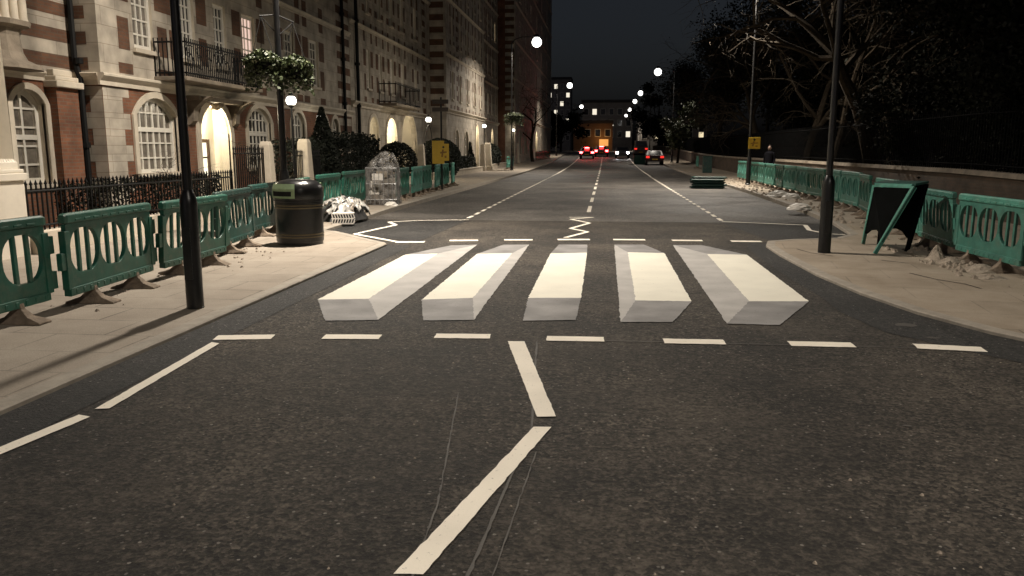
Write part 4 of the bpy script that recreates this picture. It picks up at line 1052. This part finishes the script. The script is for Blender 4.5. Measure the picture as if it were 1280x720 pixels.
barrier('barrier_pale', (5.45,11.0), (5.38,12.95), 'large pale green barrier at the right edge')
barrier('barrier_pale', (5.50,13.15), (5.62,15.05), 'green barrier seen end on beside the sign frame')
rb = ['first','second','third','fourth','fifth','sixth','seventh','eighth','ninth','tenth','eleventh','twelfth','thirteenth','fourteenth']
x, y = 5.68, 15.15
for k in range(14):
    ang = R(83.5 if k < 4 else 88.5) + (.06 if k % 2 else -.05); nx, ny = x+1.95*math.cos(ang), y+1.95*math.sin(ang)
    barrier(('barrier_pale','barrier_pale','barrier_green')[k % 3], (x,y), (nx,ny), rb[k]+' barrier of the right-hand row counted away from the sign frame'); x, y = nx, ny+.1
barrier('barrier_pale', (7.6,68), (7.7,70), 'lone green barrier by the dark cabinet far right')
for k in range(5):
    o = dup(P['barrier_dark']); o.location = (4.55+.05*math.sin(k*2),37.0+.06*math.cos(k*3),zg(37)+.06+.105*k); o.rotation_euler = (R(90),0,R(-4+3*(k%3))); o.scale = (.72,1,.9)
    o['label'] = ['bottom','second lowest','middle','second highest','topmost'][k]+' barrier of the stack lying flat on the road'
    for c in list(COL.objects):
        if c.parent == o and c.name.startswith('foot'): bpy.data.objects.remove(c)

# ------------------------------------------------------------------ litter bin
t = thing('litter_bin', 'round black litter bin with green rim openings and gold bands', 'bin', (-5.42,13.75,zp(13.7)), R(-115))
b = MB(); b.lathe([(.40,0),(.40,.05),(.415,.055),(.415,.76),(.43,.765),(.43,.80),(.40,.803)], n=40); b.build('body','bin_black',t, smooth=True)
for z in (.13,.175,.64,.685): g_ = MB(); g_.lathe([(.417,z),(.423,z+.005),(.423,z+.02),(.417,z+.025)], n=40, cap=False); g_.build('gold_band','bin_gold',t, smooth=True)
h = MB(); h.lathe([(.43,.803),(.435,.82),(.43,.98),(.40,1.06),(.32,1.115),(.18,1.145),(.03,1.15)], n=40); h.build('lid','bin_black',t, smooth=True)
for s in (0,1):
    a0 = s*math.pi; q = MB(); n = 10; half = R(38)
    for i in range(n):
        aa, ab = a0-half+2*half*i/n, a0-half+2*half*(i+1)/n
        for z0,z1 in ((.825,.862),(.945,.985)): q.box8([(r*math.cos(w),r*math.sin(w),z) for z in (z0,z1) for r,w in ((.43,aa),(.43,ab),(.448,ab),(.448,aa))])
        if i in (0,n-1): q.box8([(r*math.cos(w),r*math.sin(w),z) for z in (.862,.945) for r,w in ((.43,aa),(.43,ab),(.448,ab),(.448,aa))])
        q.box8([(r*math.cos(w),r*math.sin(w),z) for r,z in () for w in ()] or [(.43*math.cos(aa),.43*math.sin(aa),.985),(.43*math.cos(ab),.43*math.sin(ab),.985),(.448*math.cos(ab),.448*math.sin(ab),.985),(.448*math.cos(aa),.448*math.sin(aa),.985),(.40*math.cos(aa),.40*math.sin(aa),1.068),(.40*math.cos(ab),.40*math.sin(ab),1.068),(.415*math.cos(ab),.415*math.sin(ab),1.075),(.415*math.cos(aa),.415*math.sin(aa),1.075)])
    qo = q.build('opening_surround','bin_green',t)
    v = MB()
    for i in range(1,n-1):
        aa, ab = a0-half+2*half*i/n, a0-half+2*half*(i+1)/n; v.quad((.438*math.cos(aa),.438*math.sin(aa),.862),(.438*math.cos(ab),.438*math.sin(ab),.862),(.438*math.cos(ab),.438*math.sin(ab),.945),(.438*math.cos(aa),.438*math.sin(aa),.945))
    v.build('opening','hole_shade',qo)  # black sheet over the closed lid, standing in for the shaded hole
v = MB(); v.quad(*[((q_)*math.cos(w_),(q_)*math.sin(w_),z_) for q_,w_,z_ in ((.392,R(58),1.072),(.392,R(72),1.072),(.335,R(72),1.112),(.335,R(58),1.112))]); v.build('sticker','white_plastic',t)
# ------------------------------------------------------------------ crumpled heap, crate, wrapped cage, loose sacks
def crumple(rnd, c, sx, sy, n=5, amp=.06):
    m = MB(); rot = Matrix.Rotation(rnd.uniform(0,6.28),3,'Z') @ Matrix.Rotation(rnd.gauss(0,.6),3,'X') @ Matrix.Rotation(rnd.gauss(0,.6),3,'Y')
    P_ = [[Vector(c)+rot@Vector(((i/n-.5)*sx,(j/n-.5)*sy,rnd.gauss(0,amp))) for j in range(n+1)] for i in range(n+1)]
    return P_
rnd = random.Random(77); b = MB()                      # long crumpled strips sliding down a mound
for k in range(84):
    a = rnd.uniform(0,6.28); q0 = rnd.uniform(.0,.55); L = rnd.uniform(.25,.55); w = rnd.uniform(.03,.09); tw = rnd.gauss(0,.5); n = 6; rows = []
    for i in range(n+1):
        q = min(1.08, q0+L*i/n); aa = a+tw*(i/n-.5); z = .44*math.sqrt(max(0,1-q*q))+.03+rnd.gauss(0,.018)
        cx, cy = .60*q*math.cos(aa), .98*q*math.sin(aa); px, py = -math.sin(aa), math.cos(aa)
        rows.append([(cx+px*w*t+rnd.gauss(0,.008), cy+py*w*t+rnd.gauss(0,.008), max(.012, z+dz+rnd.gauss(0,.012))) for t,dz in ((-1,-.02),(-.4,.035),(.4,.03),(1,-.02))])
    for u, v in zip(rows, rows[1:]):
        for c in range(3): b.quad(u[c],u[c+1],v[c+1],v[c],(0,1,0,0,2,3,0)[k % 7])
b.rings([[(.54*q*math.cos(j*.39),.9*q*math.sin(j*.39),z) for j in range(16)] for q,z in ((1,.0),(.8,.22),(.5,.36),(.15,.43))], 3)  # black core and black strips put the shade of the gaps into colour
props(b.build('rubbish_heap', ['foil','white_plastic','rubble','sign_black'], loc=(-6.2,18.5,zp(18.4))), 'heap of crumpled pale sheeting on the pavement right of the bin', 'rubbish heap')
t = thing('plastic_crate', 'white slotted crate at the foot of the crumpled heap', 'crate', (-5.85,17.45,zp(17.4)), R(12))
b = MB()
for z in (.0,.11,.22): b.box(-.24,.24,-.17,.17,z,z+.025)
for k in range(9):
    x = -.24+.06*k; b.box8([(x-.01,-.172,.02),(x+.01,-.172,.02),(x+.01,-.16,.02),(x-.01,-.16,.02),(x+.02,-.172,.115),(x+.04,-.172,.115),(x+.04,-.16,.115),(x+.02,-.16,.115)]); b.box8([(x+.02,-.172,.13),(x+.04,-.172,.13),(x+.04,-.16,.13),(x+.02,-.16,.13),(x-.01,-.172,.225),(x+.01,-.172,.225),(x+.01,-.16,.225),(x-.01,-.16,.225)])
b.build('slats','white_plastic',t); b = MB(); b.box(-.22,.22,-.15,.15,.026,.215); b.build('contents','sign_black',t)
t = thing('wrapped_cage', 'wire cage trolley bulging with clear plastic wrap on the pavement', 'cage', (-6.45,22.9,zp(22.9)), R(8))
b = MB(); b.box(-.42,.42,-.34,.34,.02,.14); b.build('pallet','bark',t)
b = MB(); rl = random.Random(3)
for k in range(11): x, y, z = rl.uniform(-.26,.26), rl.uniform(-.2,.2), .15+.07*k; b.box(x-.16,x+.16,y-.13,y+.13,z,z+rl.uniform(.08,.2), k % 3)
b.build('load',['stone_dirty','bark','white_plastic'],t)
b = MB()
for k in range(3):
    z = .16+.45*k; b.tube([(-.45,-.37,z),(.45,-.37,z),(.45,.37,z),(-.45,.37,z),(-.45,-.37,z)], .010, 5)
for k in range(8):
    x = -.45+.9*k/7
    for y in (-.37,.37): b.tube([(x,y,.02),(x,y,1.08)], .010, 5)
for k in range(6):
    y = -.37+.74*k/5
    for x in (-.45,.45): b.tube([(x,y,.02),(x,y,1.08)], .010, 5)
b.build('wire_frame','rim',t)
b = MB(); rr = []                                     # slack film: vertical pleats, sagging folds and a gathered hood at the top
for k in range(34):
    z = .02+k*.044; ring = []
    for j in range(64):
        a = 2*math.pi*j/64; top = max(0, z-.98)
        f = 1.0+.035*math.sin(7*a+3.1*z)+.030*math.sin(13*a-5.3*z+1)+.022*math.sin(23*a+9*z)+.03*math.sin(11*z+2*a)
        s_ = f*(1-.9*top-.9*top*top); ca, sa = math.cos(a), math.sin(a)
        ring.append((.50*s_*(abs(ca)**.6)*math.copysign(1,ca)+.34*top, .43*s_*(abs(sa)**.6)*math.copysign(1,sa)-.1*top, z+.025*math.sin(5*a+7*z)-(.10*top*math.sin(a+.5))))
    rr.append(ring)
b.rings(rr); b.build('plastic_wrap','clear_wrap',t,smooth=True)
def sack(label, loc, r, seed):
    rnd = random.Random(seed); b = MB(); rr = []
    for k in range(6):
        z = r*.75*k/5; s = math.sqrt(max(.02,1-(k/5.3)**2))
        rr.append([(r*s*math.cos(j*.524)*rnd.uniform(.75,1.15)*1.3, r*s*math.sin(j*.524)*rnd.uniform(.75,1.15), z) for j in range(12)])
    b.rings(rr); return props(b.build('rubble_sack','white_plastic', loc=loc), label, 'sack', 'pale sacks on the right pavement')
sack('pale sack lying nearest the right crossing pole', (5.15,22.0,zp(22)), .24, 1); sack('left of two pale sacks before the right-hand barriers', (5.85,28.0,zp(28)), .30, 2); sack('right of two pale sacks before the right-hand barriers', (6.05,27.0,zp(27)), .24, 3)
sack('small pale sack at the foot of the wrapped cage', (-6.05,22.3,zp(22.3)), .16, 4)
rnd = random.Random(31); b = MB()
def pebble(b, x, y, r, z0):
    rr = []
    for k in range(3): rr.append([(x+r*(1-.35*k)*math.cos(j*1.05)*rnd.uniform(.7,1.2), y+r*(1-.35*k)*math.sin(j*1.05)*rnd.uniform(.7,1.2), z0+r*.45*k) for j in range(6)])
    b.rings(rr)
for _ in range(150):
    y = rnd.uniform(14,44); x = 5.1+rnd.random()*1.2+.02*(y-14); r = rnd.uniform(.02,.08)
    pebble(b, x, y, r, zp(y))
for _ in range(60): 
    y = rnd.uniform(9,14); pebble(b, rnd.uniform(4.7,5.4), y, rnd.uniform(.015,.07), zp(y))
for _ in range(70):
    y = rnd.uniform(6,13); pebble(b, rnd.uniform(-6.3,-5.1), y, rnd.uniform(.008,.03), zp(y))
props(b.build('rubble','rubble'), 'loose rubble and grit along the feet of the barriers', 'rubble', None, 'stuff')
b = MB()
for _ in range(90):
    y = rnd.uniform(1.5,7); pebble(b, rnd.uniform(-3,4), y, rnd.uniform(.003,.009), .003)
for x, y in ((1.05,3.1),(1.45,3.35),(1.6,3.95),(1.3,4.1),(.9,3.2)): pebble(b, x, y, .012, .003)
props(b.build('grit','rubble'), 'pale grit scattered over the near asphalt', 'grit', None, 'stuff')
# dusty mounds over the feet of the near right barriers
b = MB()
for x,y,r,h in ((5.15,13.0,.12,.2),(5.05,12.75,.16,.13),(5.12,12.4,.2,.09),(5.2,11.6,.26,.1),(5.05,11.0,.22,.05)):
    rr = [[(x+r*s*math.cos(j*.524)*rnd.uniform(.8,1.15), y+r*s*math.sin(j*.524)*rnd.uniform(.8,1.15), zp(y)+h*z) for j in range(12)] for s,z in ((1,0),(.75,.3),(.45,.75),(.15,1))]
    b.rings(rr)
props(b.build('sand_mounds','rubble'), 'sandy rubble mounds at the near right barrier', 'rubble', None, 'stuff')

# cracks and lifted joints in the right pavement
b = MB()
for pts in ([(4.15,11.3),(4.3,10.75),(4.5,10.45),(4.55,10.1)],[(4.9,9.8),(5.0,9.45),(4.93,9.2)],[(3.25,13.9),(3.35,13.4),(3.6,13.0)],[(4.2,12.6),(4.5,12.3)]):
    for (xa,ya),(xb,yb) in zip(pts, pts[1:]):
        d = Vector((xb-xa,yb-ya)).normalized()*.014; b.quad((xa-d.y,ya+d.x,zp(ya)+.004),(xa+d.y,ya-d.x,zp(ya)+.004),(xb+d.y*.7,yb-d.x*.7,zp(yb)+.004),(xb-d.y*.7,yb+d.x*.7,zp(yb)+.004))
struct(b, 'pavement_crack', 'soil', 'dark cracks in the right pavement')
# ------------------------------------------------------------------ signs
t = thing('folding_sign', 'dark folded sign frame with green edges standing beside the right crossing pole', 'sign', (4.7,13.9,zp(14)))
o_ = Vector((4.7,13.9,0))
def leaf_panel(tn, tf, bn, bf, name, em='barrier_pale'):
    tn, tf, bn, bf = [Vector(p)-o_ for p in (tn,tf,bn,bf)]
    nrm = (tf-tn).cross(bn-tn).normalized(); th = nrm*.022
    def P3(u, v): return (tn.lerp(tf,u)).lerp(bn.lerp(bf,u), v)
    b = MB()
    # dark sheet with an arched cut between the two feet
    cut = [(0,.0),(1,.0),(1,.80)]+[(.86-.72*k/8, .80-.10*math.sin(math.pi*k/8)) for k in range(1,8)]+[(.14,.80),(0,.80)]
    pts = [P3(u,v) for u,v in [(0,0),(1,0),(1,.82),(.86,.80),(.7,.72),(.5,.69),(.3,.72),(.14,.80),(0,.82)]]
    b.poly([p-th*.5 for p in pts]); b.poly([p+th*.5 for p in pts])
    for p, q in zip(pts, pts[1:]+pts[:1]): b.quad(p-th*.5,q-th*.5,q+th*.5,p+th*.5)
    s = b.build(name,'sign_back',t)
    e = MB()
    for u0,u1 in ((0,.06),(.94,1)):
        e.box8([P3(u,v)+th*k for v,k_ in ((0,0),(1,0)) for u,k in ((u0,-1.3),(u1,-1.3),(u1,1.3),(u0,1.3))])
    e.box8([P3(u,v)+th*k for v in (-.03,.03) for u,k in ((.06,-1.3),(.94,-1.3),(.94,1.3),(.06,1.3))])
    e.build('edge_frame',em,s)
leaf_panel((4.87,13.32,1.08),(4.68,14.72,1.04),(4.36,13.38,.0),(4.60,14.82,.0),'front_leaf')
leaf_panel((5.12,13.52,1.12),(4.86,14.74,1.08),(4.98,13.72,.0),(4.86,14.80,.0),'rear_leaf','sign_back')  # green edges made black here: shade of the unlit side put into colour
b = MB(); b.box8([tuple(Vector(p)-o_) for p in ((4.87,13.32,1.10),(5.13,13.50,1.13),(4.88,14.74,1.10),(4.68,14.72,1.06),(4.87,13.32,1.135),(5.13,13.50,1.165),(4.88,14.74,1.135),(4.68,14.72,1.095))]); b.build('hinge_strip','barrier_dark',t)
def yellow_sign(name, label, loc, w, h, double=False):
    t = thing(name, label, 'sign', loc)
    b = MB(); b.box(-w/2,w/2,-.012,.0,0,h); b.build('sheet','yellow_sheet',t, bevel=.01)
    if double: b = MB(); b.box(-w*1.05,w*.05,.03,.042,-.12,h*1.18); b.build('rear_sheet','yellow_sheet',t)
    s = MB(); f = -.0155; s.poly([(w*.10*math.cos(k*.63),f-.003,h*.80+w*.10*math.sin(k*.63)) for k in range(10)]); s.build('dot','sign_black',t)
    s = MB(); s.quad((-w*.30,f,h*.42),(w*.30,f,h*.46),(w*.30,f,h*.56),(-w*.30,f,h*.52)); s.quad((-w*.22,f-.001,h*.22),(-w*.05,f-.001,h*.22),(w*.04,f-.001,h*.66),(-w*.12,f-.001,h*.66)); s.quad((w*.1,f-.001,h*.16),(w*.28,f-.001,h*.16),(w*.28,f-.001,h*.30),(w*.1,f-.001,h*.30))
    s.build('symbol','sign_amber',t); return t
yellow_sign('yellow_sign', 'yellow notice sheets fixed on the thin pole on the left pavement', (-6.36,31.43,zp(31.5)+1.15), .44, .66, True)
yellow_sign('yellow_sign', 'small yellow notice strapped to the right lamp column', (6.62,37.38,zp(37)+1.62), .52, .50)
t = thing('sign_post', 'thin black post with two brown name boards on the left pavement', 'post', (-6.45,31.5,zp(31.5)))
b = MB(); b.tube([(0,0,0),(0,0,3.6)], .038, 8); b.build('post','iron_pole',t, smooth=True)
for z in (3.35,3.05): b = MB(); b.box(-.34,.30,-.06,-.04,z,z+.16); b.build('name_board','plate_brown',t)
b = MB(); b.box(-.30,.30,-.25,.25,0,1.1); b.box(-.33,.33,-.28,.28,1.1,1.15)
props(b.build('utility_cabinet','barrier_dark', loc=(7.0,57,zp(57)), bevel=.02), 'dark utility cabinet on the right pavement before the lone barrier', 'cabinet')
t = thing('works_skip', 'dark open skip left of the parked car with dim tail lights', 'skip', (3.55,84,zg(84)))
b = MB(); b.rings([[(sx*w,sy*l,z) for sx,sy in ((-1,-1),(1,-1),(1,1),(-1,1))] for w,l,z in ((.62,.9,0),(.75,1.25,1.05),(.70,1.2,1.05),(.60,.88,.1))]); b.build('container','barrier_dark',t)
b = MB(); b.box(-.79,.79,-1.3,-1.24,.95,1.08); b.box(-.79,.79,1.24,1.3,.95,1.08); b.build('rim','sign_back',t)

# ------------------------------------------------------------------ traffic
def car(label, loc, rz, paint, tail='tail_dim', head=None, van=False, group='cars in the road'):
    t = thing('van' if van else 'car', label, 'van' if van else 'car', loc, rz, group)
    L, Wd = (2.4,.92) if van else (2.1,.88)
    if van: prof = [(-L,.35),(-L,1.0),(-L+.05,2.05),(.9,2.1),(1.45,1.35),(2.3,1.05),(L,.75),(L,.35)]
    else: prof = [(-L,.35),(-L,.75),(-L+.08,.95),(-1.55,1.0),(-.95,1.40),(.35,1.42),(1.05,.98),(1.85,.88),(L,.70),(L,.35)]
    b = MB(); rings = []
    for x, s in ((-Wd,.93),(-Wd*.96,1),(Wd*.96,1),(Wd,.93)):
        rings.append([((x*(.82 if z > 1.05 and abs(x) > .1 else 1)), y*s, .35+(z-.35)*s) for y,z in prof])
    b.rings(rings); b.build('body', paint, t, bevel=.03)
    gl = MB(); g2 = MB()
    if van: g2.quad((-.62,-L-.012,1.35),(.62,-L-.012,1.35),(.6,-L+.03,1.9),(-.6,-L+.03,1.9)); gl.quad((-.66,1.00,2.02),(.66,1.00,2.02),(.70,1.44,1.42),(-.70,1.44,1.42))
    else: g2.quad((-.62,-1.56,1.03),(.62,-1.56,1.03),(.58,-1.02,1.38),(-.58,-1.02,1.38)); gl.quad((-.62,1.04,1.03),(.62,1.04,1.03),(.58,.46,1.38),(-.58,.46,1.38))
    gl.build('windscreen','glass_dark',t); g2.build('rear_window','glass_dark',t)
    for sx in (-1,1):
        for y in (-1.3,1.35):
            w = MB(); w.rings([[(sx*(Wd-.2)+d*sx,y+.32*q*math.cos(k*.45),.32+.32*q*math.sin(k*.45)) for k in range(14)] for d,q in ((0,.95),(.03,1),(.19,1),(.22,.95))]); wo2 = w.build('wheel','rubber',t)
            r_ = MB(); r_.rings([[(sx*(Wd+.005)+d*sx,y+.19*q*math.cos(k*.45),.32+.19*q*math.sin(k*.45)) for k in range(14)] for d,q in ((0,1),(.02,.9))]); r_.build('rim','rim',wo2)
        l_ = MB(); zt = 1.0 if van else .78; l_.box(sx*.70-.17,sx*.70+.17,-L-.03,-L+.02,zt-.10,zt+.10); l_.build('tail_light', tail, t)
        h_ = MB(); h_.sphere((sx*.64,L-.02,.70), .16, 0, 10, 7, (1,.4,.85)); h_.build('headlight', head or 'rim', t)
    p = MB(); p.box(-.26,.26,-L-.025,-L+.01,.50,.61); p.build('number_plate','yellow_sheet',t)
    if tail == 'tail_glow': p = MB(); p.box(-.28,.28,-1.34,-1.26,1.30,1.40); p.build('brake_light','tail_glow',t)
    return t
car('braking car with bright red tail lights in the left lane', (-2.3,102,zg(102)), 0, 'car_dark', 'tail_glow')
car('oncoming car with white headlights lit', (2.1,104,zg(104)), math.pi, 'car_dark', 'tail_dim', 'head_glow')
car('parked red car with dim tail lights by the right kerb', (4.85,83,zg(83)), 0, 'car_red', 'tail_dim')
car('pale parked van behind the oncoming car', (4.7,112,zg(112)), 0, 'van_white', 'tail_dim', None, True)
car('added second car just ahead, its tail lights widening the red glare', (-.55,110,zg(110)), 0, 'car_silver', 'tail_glow')  # extra car added so its tail lights widen the red glare

# ------------------------------------------------------------------ the person on the right pavement
t = thing('person', 'person in a long dark coat standing behind the right-hand barriers', 'person', (7.75,39.6,zp(39.6)), R(150))
me = bpy.data.meshes.new('body')
V = [(0,0,.95),(0,0,1.15),(0,0,1.38),(0,0,1.50),(0,.01,1.58), (.10,0,.90),(.11,.01,.50),(.11,-.01,.10),(.12,.10,.03), (-.10,0,.90),(-.10,.03,.50),(-.12,0,.10),(-.12,.11,.03),
     (.19,0,1.40),(.25,-.02,1.12),(.24,.08,.86),(.24,.11,.78),(-.19,0,1.40),(-.25,-.02,1.12),(-.22,.12,.90),(-.20,.18,.83)]
E_ = [(0,1),(1,2),(2,3),(3,4),(0,5),(5,6),(6,7),(7,8),(0,9),(9,10),(10,11),(11,12),(2,13),(13,14),(14,15),(15,16),(2,17),(17,18),(18,19),(19,20)]
rad = [.16,.15,.17,.07,.06,.11,.08,.055,.045,.11,.08,.055,.045,.08,.065,.045,.04,.08,.065,.045,.04]
me.from_pydata(V, E_, []); me.materials.append(MAT['coat'])
bo = bpy.data.objects.new('body', me); COL.objects.link(bo); bo.parent = t
bo.modifiers.new('skin','SKIN'); sv = me.skin_vertices[0].data
for i, r in enumerate(rad): sv[i].radius = (r,r*.8); sv[i].use_root = (i == 0)
sb = bo.modifiers.new('sub','SUBSURF'); sb.levels = 1; sb.render_levels = 1
b = MB(); b.lathe([(.23,.42),(.22,.7),(.19,1.0),(.20,1.25),(.19,1.42),(.09,1.52)], n=16); b.build('coat','coat',t, smooth=True)
b = MB(); b.sphere((0,.02,1.66), .10, 0, 14, 10, (.82,1,1.25)); b.sphere((0,.125,1.65), .018, 0, 6, 5); b.sphere((.085,.02,1.65), .022, 0, 6, 5, (.5,1,1.4)); b.sphere((-.085,.02,1.65), .022, 0, 6, 5, (.5,1,1.4)); b.build('head','skin',t, smooth=True)
b = MB(); b.sphere((0,-.012,1.695), .108, 0, 14, 8, (.88,1,1.05)); b.build('hair','hair',t, smooth=True)
